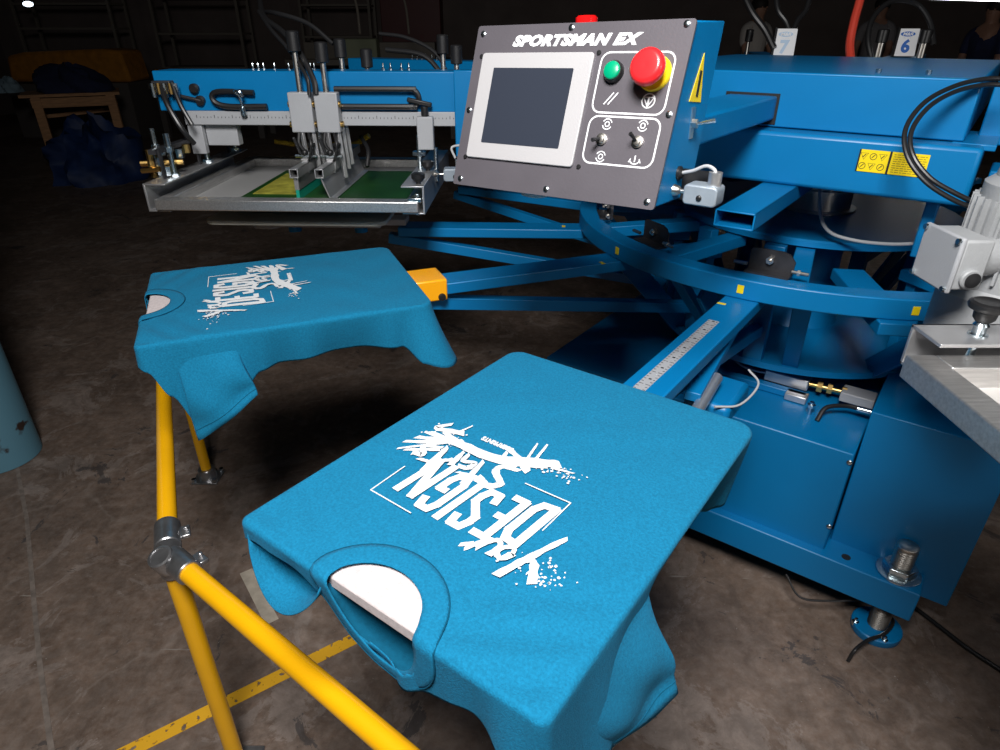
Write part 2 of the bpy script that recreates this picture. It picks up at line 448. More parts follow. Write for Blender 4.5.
# actuator under arm 1
ua = MB().bar((.05, -1.02, .80), (.02, -.72, .83), .03, .02).build('pallet_lever', BLUE, car, bev=.002)
MB().cyl((.07, -1.06, .785), (.06, -.92, .80), .012, n=16).cyl((.072, -1.09, .782), (.07, -1.06, .785), .015, n=16).build('clamp_handle', ALU, ua)
MB().box(.02, .11, -.98, -.85, .73, .775).build('valve_box', BLUE, ua, bev=.01)
MB().tube([(.085, -.99, .777), (.12, -.95, .775), (.13, -.88, .79), (.10, -.85, .80)], .0022).build('air_line', CABG, ua)

# pallet mounts
mnt = thing('pallet_clamp', 'orange-yellow clamp block joining the arm to the far shirt pallet', 'clamp', (0, -1.18, .85), frame(68.2))
bx(-.045, .045, -1.222, -1.140, .838, .890).build('clamp_block', YELB, mnt, bev=.004)
for y in (-1.205, -1.155): MB().lathe((.044, y, .848), (1, 0, 0), [(.007, 0), (.009, .002), (.009, .006), (.007, .009), (.003, .0095)], 16).build('set_screw', BLACK, mnt)

# ------------------------------------------------------------------ base
base = thing('printing_press', 'big blue rotary screen printing press with base cover, steel column and upper housing', 'printing press', (0, 0, 0), MF)
bx(-.56, .308, -.55, .45, .20, .508).build('base_box', BLUE, base, bev=.004)
bx(-.56, .53, -.578, -.45, .118, .208).box(-.50, .3, -.45, .4, .118, .2).build('base_beam', BLUE, base, bev=.004)
cv = bx(.312, .595, -.497, .25, .14, .604).build('side_cover', BLUE, base, bev=.003)
for z, x in ((.485, .303), (.285, .303)): MB().sphere((x, -.552, z), .007, (1, .5, 1)).build('cap_screw', ZINC, base)
MB().cyl((.36, -.545, .2081), (.36, -.545, .2088), .011).build('bolt_hole', INKB, base)
ft = MB().lathe((.475, -.524, 0), (0, 0, 1), [(.058, 0), (.060, .003), (.060, .020), (.057, .023), (.03, .023)], 40).build('levelling_pad', BLUE, base)
MB().lathe((.475, -.524, 0), (0, 0, 1), [(.024, .013)]+[(.0245 if k % 2 else .0225, .015+k*.003) for k in range(93)]+[(.024, .296), (.019, .300)], 28).build('levelling_screw', STEEL, ft, ang=60)
MB().lathe((.475, -.524, .2085), (0, 0, 1), [(.050, 0), (.051, .001), (.051, .004), (.049, .005)], 36).build('washer', ZINC, ft)
MB().cyl((.475, -.524, .2135), (.475, -.524, .236), .040, n=6).build('hex_nut', ZINC, ft, bev=.003)
for a in (200, 310): MB().cyl((.47+.045*math.cos(R(a)), -.534+.045*math.sin(R(a)), .013), (.47+.045*math.cos(R(a)), -.534+.045*math.sin(R(a)), .024), .009, n=6).cyl((.47+.045*math.cos(R(a)), -.534+.045*math.sin(R(a)), .013), (.47+.045*math.cos(R(a)), -.534+.045*math.sin(R(a)), .034), .004, n=10).build('anchor_bolt', ZINC, ft)
MB().lathe((-.45, -.50, 0), (0, 0, 1), [(.062, 0), (.063, .010), (.06, .013), (.024, .013), (.024, .20)], 32).build('levelling_pad', BLUE, base)
MB().lathe((0, 0, 0), (0, 0, 1), [(.16, .508), (.15, .53), (.085, .56), (.085, .70), (.085, .93)], 48).build('centre_post', BLUE, base)
# index mechanism on the base top
cyl = bx(.03, .145, -.345, -.305, .53, .562).build('index_cylinder', ALU, base, bev=.003)
MB().cyl((.145, -.325, .546), (.25, -.315, .546), .007).cyl((.165, -.324, .546), (.178, -.323, .546), .016, n=6).cyl((.19, -.321, .546), (.202, -.320, .546), .014, n=6).cyl((.225, -.318, .546), (.236, -.317, .546), .015, n=6).build('piston_rod', BRASS, cyl)
bx(.225, .306, -.345, -.29, .53, .557).build('end_block', LGREY, cyl, bev=.003)
bx(.10, .155, -.385, -.35, .51, .530).build('steel_bracket', ALU, base, bev=.002)
MB().cyl((.175, -.42, .508), (.175, -.42, .545), .006, n=12).cyl((.175, -.42, .53), (.175, -.42, .538), .011, n=6).build('standing_bolt', ZINC, base)
MB().tube([(.20, -.45, .512), (.21, -.42, .54), (.25, -.39, .545), (.285, -.385, .545)], .006).build('air_hose', RUB, base)
MB().cyl((.275, -.386, .545), (.315, -.384, .545), .008, n=12).build('hose_fitting', ZINC, base)
bx(-.1, .15, -.37, -.345, .509, .53).build('slide_rail', BLUE, base, bev=.003)
bx(-.22, -.12, -.52, -.42, .508, .56).build('valve_block', BLUE, base, bev=.006)
MB().tube([(-.08, -.30, .55), (-.02, -.36, .56), (.04, -.33, .55), (.03, -.25, .55)], .003).build('air_line', CABG, base)

# steel centre column above the hub
colm = base
MB().lathe((0, 0, 0), (0, 0, 1), [(.104, .9425), (.104, .948), (.088, .949), (.088, .995), (.099, .997), (.099, 1.003), (.09, 1.006), (.09, 1.10)], 64).build('steel_sleeve', STEEL, colm, ang=30)

# ------------------------------------------------------------------ upper head
head = base
bx(-.46, .318, -.49, .49, 1.208, 1.317).build('housing', BLUE, head, bev=.003)
bx(-.50, .355, -.55, -.30, 1.100, 1.206).build('front_beam', BLUE, head, bev=.008)
bx(.30, .372, -.50, -.3, 1.196, 1.2075).build('end_tab', BLUE, head, bev=.002)
bx(.335, 1.0, -.36, .1, 1.19, 1.30).build('housing', BLUE, head, bev=.003)
bx(.375, .9, -.42, -.3, 1.10, 1.15).build('rear_beam', BLUE, head, bev=.003)
sb = MB()
w, h, t = .075, .032, .003
for a in ((-.022, .053, 1.068, 1.071), (-.022, .053, 1.097, 1.100), (-.022, -.019, 1.068, 1.100), (.050, .053, 1.068, 1.100)):
    sb.box(a[0], a[1], -.835, -.30, a[2], a[3])
sb.build('tube_stub', BLUE, head, bev=.0008)
bx(.288, .312, -.47, -.43, .97, 1.10).build('hanger_post', BLUE, head, bev=.003)
bx(-.145, -.038, -1.16, -.40, 1.222, 1.270).build('box_support_tube', BLUE, head, bev=.005)
bx(-.150, -.033, -.4925, -.489, 1.213, 1.275).build('tube_opening', INKB, head)
# stickers on the beam (x across, z up)
def face(x, y, z): # matrix: sticker x -> +x, y -> +z, normal -y
    return Matrix.Translation((x, y, z)) @ Matrix.Rotation(R(90), 4, 'X')
M = face(0, -.5512, 0) @ Matrix.Translation((.2425, 1.147, 0)) @ Matrix.Scale(1.1, 4) @ Matrix.Translation((-.2425-.030, -1.147+.018, 0))
lw = MB().prism([(.193, 1.128, 0), (.243, 1.128, 0), (.243, 1.166, 0), (.193, 1.166, 0)], (0, 0, .0006), M).build('warning_label', LABY, head)
ic = MB()
for i in range(3):
    for j in range(2):
        x, y = .202+i*.015, 1.138+j*.017
        if (i+j) % 2 == 0: outline(ic, [(x+.0055*math.cos(a*PI/6), y+.0055*math.sin(a*PI/6)) for a in range(12)], .001, M, .0009)
        else: outline(ic, [(x-.006, y+.005), (x, y-.006), (x+.006, y+.005)], .001, M, .0009)
        stroke(ic, [(x-.002, y-.002), (x+.002, y+.003)], .0014, M, .0009)
ic.prism([(.193, 1.128, 0), (.1955, 1.128, 0), (.1955, 1.166, 0), (.193, 1.166, 0)], (0, 0, .001), M)
ic.prism([(.242, 1.128, 0), (.2455, 1.128, 0), (.2455, 1.166, 0), (.242, 1.166, 0)], (0, 0, .001), M)
ic.build('pictogram', INKB, lw)
lw2 = MB().prism([(.2455, 1.128, 0), (.303, 1.128, 0), (.303, 1.166, 0), (.2455, 1.166, 0)], (0, 0, .0006), M).build('warning_label', LABY, head)
ic = MB()
for j in range(9):
    y = 1.161-j*.0037
    x = .249
    while x < .298:
        w_ = random.uniform(.003, .008); ic.prism([(x, y, 0), (min(x+w_, .300), y, 0), (min(x+w_, .300), y+.0012, 0), (x, y+.0012, 0)], (0, 0, .0008), M); x += w_+.0015
ic.build('small_print', mat('brown_ink', (.30, .20, .01), .5), lw2)
# clip hardware on the housing top
for x in (-.30, .13, .22):
    cl = MB().cyl((x, -.40, 1.317), (x, -.40, 1.325), .006, n=8)
    cl.build('rivet', ZINC, head)

def station(azs, r1, label):
    Fb = frame(azs)
    t = thing('print_station', label, 'print head', (0, -1.0, 1.2), Fb)
    bx(-.05, .05, -1.7, -.72, 1.196, 1.296).build('arm_beam', BLUE, t, bev=.003)
    for x, r_ in ((-.07, 1.22), (.09, 1.30)):
        MB().cyl((x, -r_, 1.28), (x, -r_, 1.36), .0075, n=12).build('stroke_rod', STEEL, t)
        MB().lathe((x, -r_, 1.345), (0, 0, 1), [(.012, 0), (.0165, .002), (.0165, .045), (.014, .048), (.004, .049)], 18).build('adjust_knob', BLACK, t)
    return t
def station_sign(x, y, label, digit, ink):
    z0 = 1.297
    t = thing('station_sign', label, 'sign', (x, y, z0), W0)
    M = Matrix.Translation((x, y, z0)) @ Matrix.Rotation(R(-14), 4, 'Z') @ Matrix.Rotation(R(80), 4, 'X') @ Matrix.Scale(1.22, 4)
    MB().prism([(p[0], p[1], 0) for p in rrect(-.033, .033, 0, .082, .002, 2)], (0, 0, .003), M).build('plate', WHITE, t)
    T = M @ Matrix.Translation((0, 0, .0034))
    text_mesh(digit, .052, 'digit', ink, t, T @ Matrix.Translation((0, .028, 0)), bold=.0022)
    lo = MB(); pts = [(.022*math.cos(a*PI/12), .066+.0075*math.sin(a*PI/12)) for a in range(24)]
    lo.prism([(p[0], p[1], 0) for p in pts], (0, 0, .0004), T); lo.build('logo_oval', ink, t)
    text_mesh('M&R', .013, 'logo_lettering', WHITE, t, T @ Matrix.Translation((0, .0655, .0006)), bold=.0004, shear=.2, sx=1.2)
    text_mesh('- - - - -', .008, 'small_line', ink, t, T @ Matrix.Translation((0, .055, 0)))
    MB().box(x-.043, x-.035, y+.004, y+.016, z0, 1.40).build('sign_post', BLACK, t)
S6 = at_h(903, 56, .102); S7 = at_h(782, 57, .102)
station_sign(S6.x, S6.y, 'white station sign with a bold blue 6 standing on the blue housing', '6', LOGOB)
station_sign(S7.x, S7.y, 'white station sign with glare-paled print left of the red hose', '7', PALEB)
for P_, lab in ((S6, 'blue arm beam carrying the sign numbered 6 beyond the housing'), (S7, 'blue arm beam carrying the glare-paled sign beyond the housing')):
    station(math.degrees(math.atan2(CX-P_.x, CY-P_.y)), 1.7, lab)
station(math.degrees(math.atan2(CX-1.62, CY-2.9)), 1.7, 'blue arm beam at the far right beyond the housing')

# ------------------------------------------------------------------ control box (local panel plane tilted back 20 deg)
cb = thing('control_box', 'tilted grey-faced control box with a screen and red stop button', 'control panel', (-.12, -1.2, 1.2), MF)
T20 = R(20)
PM = Matrix.Translation((0, -1.285, 1.2)) @ Matrix.Rotation(R(90)-T20, 4, 'X')      # panel x, panel up, normal towards the aisle
prof = [(-1.285, 1.2), (-1.285+.221*math.sin(T20), 1.2+.221*math.cos(T20)), (-1.285+.221*math.sin(T20)+.10, 1.2+.221*math.cos(T20)), (-1.165, 1.195)]
MB().prism([(-.283, y, z) for y, z in prof], (.323, 0, 0)).build('cabinet', BLUE, cb, bev=.002)
def pp(pts, z0, z1, M=PM):
    return MB().prism([(x, y, z0) for x, y in pts], (0, 0, z1-z0), M)
pp(rrect(-.287, .042, -.003, .222, .004, 3), .0005, .0035).build('face_plate', PANEL, cb)
bz = pp(rrect(-.268, -.085, .038, .184, .005, 4), .0035, .0075).build('screen_bezel', BEZEL, cb, bev=.001)
pp(rrect(-.2435, -.111, .060, .1635, .001, 1), .0075, .0079).build('screen', LCD, cb)
text_mesh('SPORTSMAN EX', .0185, 'title_lettering', WHITE, cb, PM @ Matrix.Translation((-.126, .1995, .0038)), bold=.0012, shear=.32, sx=1.32, spacing=1.10)
go = MB()
outline(go, rrect(-.0745, .0265, .1105, .1845, .012), .0022, PM, .0038)
outline(go, rrect(-.0735, .0265, .0465, .1060, .012), .0022, PM, .0038)
MS = PM @ Matrix.Translation((0, 0, .0036))
stroke(go, [(-.058, .121), (-.047, .135)], .0016, MS, .0003); stroke(go, [(-.052, .121), (-.041, .135)], .0016, MS, .0003)
def circ(x, y, r, w=.0013, a0=0, a1=360):
    k = 20; pts = [(x+r*math.cos(R(a0+(a1-a0)*i/k)), y+r*math.sin(R(a0+(a1-a0)*i/k))) for i in range(k+1)]
    stroke(go, pts, w, MS, .0003)
circ(.003, .127, .0085, .0015)
stroke(go, [(-.004, .131), (.010, .131), (.003, .120), (-.004, .131)], .0014, MS, .0003); stroke(go, [(.003, .122), (.003, .131)], .0024, MS, .0003)
for x, y in ((-.047, .0965), (.003, .097), (-.047, .0555)):
    circ(x, y, .0030, .0013); circ(x, y, .0065, .0013, 20, 150); circ(x, y, .0065, .0013, 200, 330)
stroke(go, [(.002, .060), (.002, .053)], .0016, MS, .0003); circ(.002, .0575, .0075, .0014, 210, 330)
stroke(go, [(-.006, .052), (-.004, .056)], .0013, MS, .0003); stroke(go, [(.010, .052), (.008, .056)], .0013, MS, .0003)
go.build('panel_graphics', WHITE, cb)
def plathe(x, y, prof, name, m, par=cb, n=36):
    ax = (PM.to_3x3() @ V((0, 0, 1))); return MB().lathe(PM @ V((x, y, .0035)), ax, prof, n).build(name, m, par, ang=50)
gb = plathe(-.052, .160, [(.0135, 0), (.0135, .006), (.012, .008)], 'button_collar', BLACK)
plathe(-.052, .160, [(.0112, .006), (.0112, .010), (.0095, .0115), (.001, .012)], 'green_button', GREENB, gb)
eb = plathe(.004, .159, [(.0215, 0), (.0215, .004), (.0205, .0055)], 'stop_collar', YELR)
plathe(.004, .159, [(.013, .005), (.013, .016), (.013, .019)], 'stop_stem', YELR, eb)
plathe(.004, .159, [(.010, .017), (.0205, .020), (.0222, .023), (.0217, .029), (.0185, .033), (.015, .034), (.001, .033)], 'stop_mushroom', REDB, eb)
for x, dz in ((-.050, -.5), (.001, .6)):
    tg = plathe(x, .077, [(.0075, 0), (.0075, .003), (.0055, .0035), (.005, .0065), (.003, .007)], 'toggle_switch', STEEL)
    a = PM @ V((x, .077, .009)); b = PM @ V((x-.004, .077+dz*.010, .022))
    MB().cyl(a, b, .0018, .0027, 12).build('toggle_lever', BLACK if x > 0 else DKPLATE, tg)
for x, y in ((-.276, .211), (-.129, .216), (.031, .216), (-.279, .105), (.034, .112), (-.274, .006), (-.120, .006), (.031, .006)):
    sc_ = plathe(x, y, [(.0042, 0), (.0042, .0014), (.003, .0022), (.0005, .0025)], 'face_screw', ZINC, n=14)
for x, y in ((-.080, .184), (-.076, .040), (-.271, .038), (-.272, .180)): plathe(x, y, [(.0032, 0), (.003, .0018), (.0005, .002)], 'bezel_screw', BLACK, n=12)
# side details (face x = .040)
def sidep(y, z): return V((.0402, y, z))
sl = MB().prism([sidep(-1.172, 1.372), sidep(-1.206, 1.318), sidep(-1.166, 1.314)], (.0006, 0, 0)).build('warning_triangle', LABY, cb)
MB().bar(sidep(-1.177, 1.352)+V((.0007, 0, 0)), sidep(-1.183, 1.322)+V((.0007, 0, 0)), .0008, .007, (0, 1, 0)).build('bolt_symbol', INKB, sl)
ts = MB().cyl(sidep(-1.188, 1.290), sidep(-1.188, 1.290)+V((.008, 0, 0)), .006, n=6).box(.040, .042, -1.193, -1.183, 1.272, 1.310).build('toggle_base', STEEL, cb)
MB().cyl((.047, -1.188, 1.290), (.070, -1.184, 1.295), .0017, .003, 10).build('toggle_lever', ZINC, ts)
MB().lathe((.040, -1.215, 1.232), (1, 0, 0), [(.009, 0), (.009, .003), (.005, .006)], 18).build('cable_grommet', BLACK, cb)
lb_ = MB().lathe((-.135, -1.165, 1.390), (0, 0, 1), [(.016, 0), (.016, .012), (.0145, .013)], 28).build('beacon_base', LGREY, cb)
MB().lathe((-.135, -1.165, 1.390), (0, 0, 1), [(.0155, .013), (.0155, .026), (.012, .029), (.001, .030)], 28).build('red_beacon', REDL, lb_)
MB().lathe((-.19, -1.20, 1.199), (0, 0, -1), [(.030, 0), (.030, .010), (.026, .022), (.012, .026), (.001, .027)], 32).build('rubber_cap', mat('grey_white_rubber', (.55, .54, .52), .6), cb)
PIV = Matrix.Translation((.042, -1.25, 1.40))
cb.matrix_world = MF @ PIV @ Matrix.Rotation(R(-1.4), 4, 'Y') @ PIV.inverted() @ Matrix.Translation((-.12, -1.2, 1.2))
# limit switch right of the box
def limit_switch(x, y, z, s, fr, label, az=0, hang=False):
    t = thing('limit_switch', label, 'switch', (x, y, z), fr)
    M = Matrix.Translation((x, y, z)) @ Matrix.Rotation(R(az), 4, 'Z') @ Matrix.Scale(s, 4)
    MB().prism([(p[0], -.018, p[1]) for p in rrect(-.026, .026, -.015, .015, .006, 3)], (0, .036, 0), M).build('switch_body', SWGREY, t, bev=.002)
    MB().cyl(M @ V((.014, 0, .013)), M @ V((.014, 0, .034)), .010*s, n=20).build('switch_turret', ALU, t)
    MB().lathe(M @ V((-.026, 0, 0)), M.to_3x3() @ V((-1, 0, 0)), [(.003, 0), (.003, .010*s), (.006, .014*s), (.008, .024*s), (.005, .028*s), (.001, .029*s)], 18).build('gland', STEEL, t)
    MB().sphere(M @ V((0, -.019, -.003)), .0045*s, (1, .5, 1)).build('cover_screw', BLACK, t)
    return t, M
t, M = limit_switch(.085, -1.225, 1.212, .84, MF, 'small grey cast switch with a turret on the right side of the control box')
MB().tube([(.046, -1.215, 1.232), (.065, -1.22, 1.238), (.082, -1.222, 1.246), (.094, -1.224, 1.243), (.097, -1.225, 1.236)], .0022).build('switch_cable', CABG, t)
bx(.040, .09, -1.20, -1.195, 1.195, 1.235).build('mount_plate', BLACK, t)

# ------------------------------------------------------------------ shirts and pallets
NECK = dict(ai=.060, bi=.052, ci=.068, ao=.086, bo=.080, co=.082, sh=.016)
def interp(tab, q):
    q = q % 4
    tt = [(tab[-1][0]-4,)+tab[-1][1:]]+tab+[(tab[0][0]+4,)+tab[0][1:]]
    for a, b in zip(tt, tt[1:]):
        if a[0] <= q <= b[0]:
            f = (q-a[0])/max(1e-6, b[0]-a[0]); f = f*f*(3-2*f)
            return [a[i]+(b[i]-a[i])*f for i in range(1, len(a))]
    return list(tt[0][1:])

def make_pallet(az, label, zt, fr_=None, bare=False):
    fr_ = frame(az)
    t = thing('print_pallet', label, 'pallet', (0, -1.49, zt-.03), fr_)
    poly = rrect(-.203, .203, -1.766, -1.23, .03, 5)
    MB().prism([(x, y, zt-.018) for x, y in poly], (0, 0, .018)).build('pallet_board', FELT if not bare else PALLET, t, bev=.003)
    MB().box(-.03, .03, -1.60, -1.20, zt-.033, zt-.0185).box(-.07, .07, -1.52, -1.30, zt-.030, zt-.0185).build('pallet_bracket', ALU, t, bev=.002)
    return t, fr_

def make_shirt(az, label, tab, sleeves, hammock, zt=.9, amp=.006, seed=1):
    fr_ = frame(az); rnd = random.Random(seed)
    t = thing('t_shirt', label, 't-shirt', (0, -1.49, zt), fr_)
    X, Y0, Y1, rc = .211, -1.774, -1.220, .028
    # perimeter, walked back -> right -> front -> left
    P = []
    def seg(ax, ay, bx_, by, q0, q1, cnt):
        for k in range(cnt):
            f = k/cnt; P.append((ax+(bx_-ax)*f, ay+(by-ay)*f, q0+(q1-q0)*f, None))
    def arc(cx, cy, a0, a1, q, r, cnt=8):
        for k in range(cnt):
            a = R(a0+(a1-a0)*k/cnt); P.append((cx+r*math.cos(a), cy+r*math.sin(a), q-.04+.08*k/cnt, (math.cos(a), math.sin(a))))
    rf = .012
    seg(-X+rc, Y1, X-rc, Y1, .04, .96, 70); arc(X-rc, Y1-rc, 90, 0, 1, rc)
    seg(X, Y1-rc, X, Y0+rf, 1.04, 1.96, 100); arc(X-rf, Y0+rf, 0, -90, 2, rf)
    seg(X-rf, Y0, -X+rf, Y0, 2.04, 2.96, 110); arc(-X+rf, Y0+rf, -90, -180, 3, rf)
    seg(-X, Y0+rf, -X, Y1-rc, 3.04, 3.96, 100); arc(-X+rc, Y1-rc, 180, 90, 4, rc)
    N = len(P)
    def nrm(i):
        a, b = P[i-1], P[(i+1) % N]; d = V((b[0]-a[0], b[1]-a[1], 0)).normalized(); return V((-d.y, d.x, 0))
    mb = MB(); rows = []; unf = {}
    J, K = 34, 22; re = .007
    zc = zt+.0045
    ph = [rnd.uniform(0, 6.28) for _ in range(6)]
    for j in range(J+1):
        f = j/J; row = []
        for i, p in enumerate(P):
            m = V((0, max(min(p[1], Y1-X), Y0+X), 0))
            e = V((p[0], p[1], 0)); n_ = nrm(i)
            e2 = e-n_*re
            c = m*(1-f)+e2*f
            # sag and pull wrinkles near the front corners
            z = zc
            dfl = (V((c.x, c.y, 0))-V((-X, Y0, 0))).length; dfr = (V((c.x, c.y, 0))-V((X, Y0, 0))).length
            for dd, s_ in ((dfl, 1), (dfr, -1)):
                if dd < .20: z += .0036*math.sin((c.x*s_*.6+c.y)*110+ph[0])*max(0, 1-dd/.20)**1.3*min(1, (1-f)*8+.3)
            z += .0013*math.sin(c.x*46+math.sin(c.y*30)*1.3+ph[1])*math.sin(c.y*25+ph[2])
            v = mb.bm.verts.new((c.x, c.y, z)); row.append(v); unf[v] = (c.x, -(c.y-Y0))
        rows.append(row)
    for k in range(K+1):
        b = k/K; row = []
        for i, p in enumerate(P):
            e = V((p[0], p[1], 0)); n_ = nrm(i); D, O = interp(tab, p[2])
            if k <= 4:
                a = k/4*PI/2; c = e-n_*re+n_*re*math.sin(a); z = zc-re+re*math.cos(a); q = a*re
                if k == 0: pass
            else:
                bb = (k-4)/(K-4)
                fold = (math.sin(p[2]*23+ph[3])*.6+math.sin(p[2]*41+ph[4])*.4)*amp*bb*min(1, D/.06)
                c = e+n_*(O*(bb**1.25)+fold); z = zc-re-D*bb; q = re*1.57+D*bb
            if k == 0: row.append(rows[-1][i]); continue
            v = mb.bm.verts.new((c.x, c.y, z)); row.append(v); unf[v] = (c.x, q)
        if k == 0: continue
        rows.append(row)
    mb.loft(rows, cap=False)
    # cap the medial line
    bmesh.ops.remove_doubles(mb.bm, verts=rows[0], dist=.0004)
    Nk = NECK
    def inneck(x, q, g=.5):
        a = Nk['ai']*(1-g)+Nk['ao']*g; b = (Nk['bi']*(1-g)+Nk['bo']*g) if q < 0 else (Nk['ci']*(1-g)+Nk['co']*g)
        x -= Nk['sh']*max(0, min(1, (q+.02)/.08)); return (x/a)**2+(q/b)**2 < 1
    kill = []
    for f in mb.bm.faces:
        ok = [unf[v] for v in f.verts if v.is_valid and v in unf]
        if not ok: continue
        x = sum(p[0] for p in ok)/len(ok); q = sum(p[1] for p in ok)/len(ok)
        cy = sum(v.co.y for v in f.verts)/len(f.verts)
        if cy < Y0+.12 and inneck(x, q if q > 0 else q, .45):
            kill.append(f)
    bmesh.ops.delete(mb.bm, geom=kill, context='FACES')
    body = mb.build('shirt_body', SHIRT, t, ang=80)
    sub = body.modifiers.new('thickness', 'SOLIDIFY'); sub.thickness = .0012; sub.offset = -1
    # surface position of the cloth at (x, q): q<0 on top, q>0 down the front
    def surf(x, q, lift):
        qc = 2.5-x/(2*X)
        D, O = interp(tab, qc)
        if q < -re: return V((x, Y0-q, zc+lift))
        if q < re*.57:
            a = (q+re)/(re*1.57)*PI/2; return V((x, Y0+re-(re+lift)*math.sin(a), zc-re+(re+lift)*math.cos(a)))
        s_ = q-re*.57; bb = min(1.2, s_/max(D, .001)); return V((x, Y0-lift-O*(bb**1.25), zc-re-s_))
    def loop(g, ang):
        c_, s_ = math.cos(ang), math.sin(ang)
        a = Nk['ai']*(1-g)+Nk['ao']*g; b = (Nk['bi']*(1-g)+Nk['bo']*g) if s_ < 0 else (Nk['ci']*(1-g)+Nk['co']*g)
        q = b*s_; return a*c_+Nk['sh']*max(0, min(1, (q+.02)/.08)), q
    cm = MB()
    def cf(u, v):
        x, q = loop(v, u*2*PI); return surf(x, q, .0010+.0006*math.sin(v*PI))
    cm.grid(cf, 96, 5, True)
    c1 = cm.build('collar', SHIRT, t, ang=80, thick=.0012)
    sm = MB()
    sm.tube([surf(*loop(1.0, u/64*2*PI), .0016) for u in range(65)], .0008, 6, 0)
    sm.build('collar_seam', SHIRTSH, c1)
    # inner back of the neck seen below the board
    def nk(u, v):
        x = -.062+.145*u; q = Nk['co']*math.sqrt(max(.02, 1-((x-Nk['sh'])/.075)**2)) if abs(x-Nk['sh']) < .075 else .01
        rim = surf(x, q*.98, -.001); top = V((x, Y0+.05, zt-.036)); c = top.lerp(rim, v); c.y += .035*math.sin(v*PI); c.z -= .012*math.sin(v*PI); return c
    MB().grid(nk, 20, 10).build('neck_back', SHIRTSH, t, ang=80, thick=.001)
    # sleeves: (top r0, r1, side, hem p, hem q)
    for (r0, r1, sd, hp, hq, bulge) in sleeves:
        hp, hq = V(hp), V(hq)
        def sf(u, v, r0=r0, r1=r1, sd=sd, hp=hp, hq=hq, bulge=bulge):
            a = u*2*PI; cc, ss = math.cos(a), math.sin(a)
            ta = V((sd*(X-.016), -r0, zt-.010)); tb = V((sd*(X-.016), -r1, zt-.010))
            top = (ta+tb)/2+(tb-ta)/2*cc+V((sd, 0, 0))*(.008*ss)
            bot = (hp+hq)/2+(hq-hp)/2*cc+V((sd, 0, .1)).normalized()*(bulge*ss)
            c = top.lerp(bot, v)
            c += V((sd, 0, 0))*((.016*math.sin(min(1, v*1.2)*PI)*v+.007*v**.5)*(1 if ss > 0 else .1)+.004*math.sin(v*9+cc*4)*v+.0035*math.sin(a*3+v*5+ph[5])*v)
            c.y += .006*math.sin(v*PI*1.5+a)
            return c
        sl_ = MB().grid(sf, 48, 18, True).build('sleeve', SHIRT, t, ang=80, thick=.0012)
        MB().tube([sf(k/48, .90)+V((sd*.0006, 0, 0)) for k in range(49)], .0007, 5, 0).build('hem_stitch', SHIRTSH, sl_)
    if hammock:
        def hf(u, v):
            x = -.214+.128*u; e = math.sin(u*PI)**.6
            top = V((x, Y0+.012+(.03*e), zt-.010)); low = V((x+.02, Y0+.0, zt-.010-.072*e*(1-.2*u)))
            c = top.lerp(low, v); c.y += .075*math.sin(v*PI)*e; c.z -= .01*math.sin(v*PI)*e
            if v > .8: c.y -= .02*(v-.8)/.2*e
            return c
        MB().grid(hf, 28, 16).build('sleeve', SHIRT, t, ang=80, thick=.0014)
    # print: design coordinates x right, y up, seen from the press
    DM = Matrix.Translation((0, 0, zc+.0018)) @ Matrix.Rotation(PI, 4, 'Z')
    pm = MB()
    def st(pts, w, **k): stroke(pm, pts, w, DM, .0004, **k)
    st([(.123, 1.589), (.123, 1.648), (.055, 1.650)], .0016); st([(-.021, 1.526), (-.085, 1.525), (-.084, 1.584)], .0016)
    # DESIGN in condensed slanted block letters
    x = -.078; H = .075; lw = .0105
    def L(pts, w=lw):   # pts in letter box units
        st([(x0+px*cw+py*.006, y0+py*H) for px, py in pts], w)
    for ch, cw in (('D', .0205), ('E', .0155), ('S', .0195), ('I', .0015), ('G', .0205), ('N', .0235)):
        x0 = x; y0 = 1.545+.018*math.sin((x+.078)/.17*PI)
        if ch == 'D': L([(0, 0), (0, 1), (.75, .97), (1, .8), (1, .2), (.75, .03), (0, 0)])
        if ch == 'E': L([(1, 0), (0, 0), (0, 1), (1, 1)]); L([(0, .5), (.8, .5)])
        if ch == 'S': L([(1, .78), (.85, .97), (.2, .97), (0, .8), (0, .66), (1, .36), (1, .2), (.8, .03), (.15, .03), (0, .22)])
        if ch == 'I': L([(.5, 0), (.5, 1)])
        if ch == 'G': L([(1, .78), (.8, .97), (.2, .97), (0, .8), (0, .2), (.2, .03), (.8, .03), (1, .2), (1, .46), (.55, .46)])
        if ch == 'N': L([(0, 0), (0, 1)]); L([(0, 1), (1, 0)]); L([(1, 0), (1, 1)])
        x += cw+lw+.0036
    # brush script: Your
    b = lambda pts, w: brush(pm, pts, w*1.45, DM)
    ox, oy = -.118, 1.612
    def scr(x, y): return (ox+x, oy+y)
    b([scr(0, .044), scr(.012, .022), scr(.020, .018), scr(.026, .026)], .0075)
    b([scr(.036, .056), scr(.024, .020), scr(.012, -.014), scr(.005, -.032)], .0070)
    b([scr(.040, .022), scr(.046, .034), scr(.055, .030), scr(.052, .018), scr(.043, .014), scr(.040, .022)], .0055)
    b([scr(.060, .038), scr(.057, .022), scr(.064, .014), scr(.072, .024), scr(.076, .038)], .0055)
    b([scr(.074, .016), scr(.086, .046)], .0060); b([scr(.082, .034), (ox+.094, oy+.044)], .006)
    # brush script: Starts here
    b([(.034, 1.552), (.014, 1.558), (.004, 1.545), (.022, 1.530), (.022, 1.516), (.000, 1.510)], .0085)
    b([(.040, 1.572), (.048, 1.522)], .0075); b([(.032, 1.553), (.060, 1.558)], .0055)
    b([(.068, 1.548), (.056, 1.544), (.055, 1.530), (.070, 1.536), (.073, 1.520)], .0065)
    b([(.078, 1.552), (.082, 1.520)], .0065); b([(.082, 1.542), (.094, 1.552)], .006)
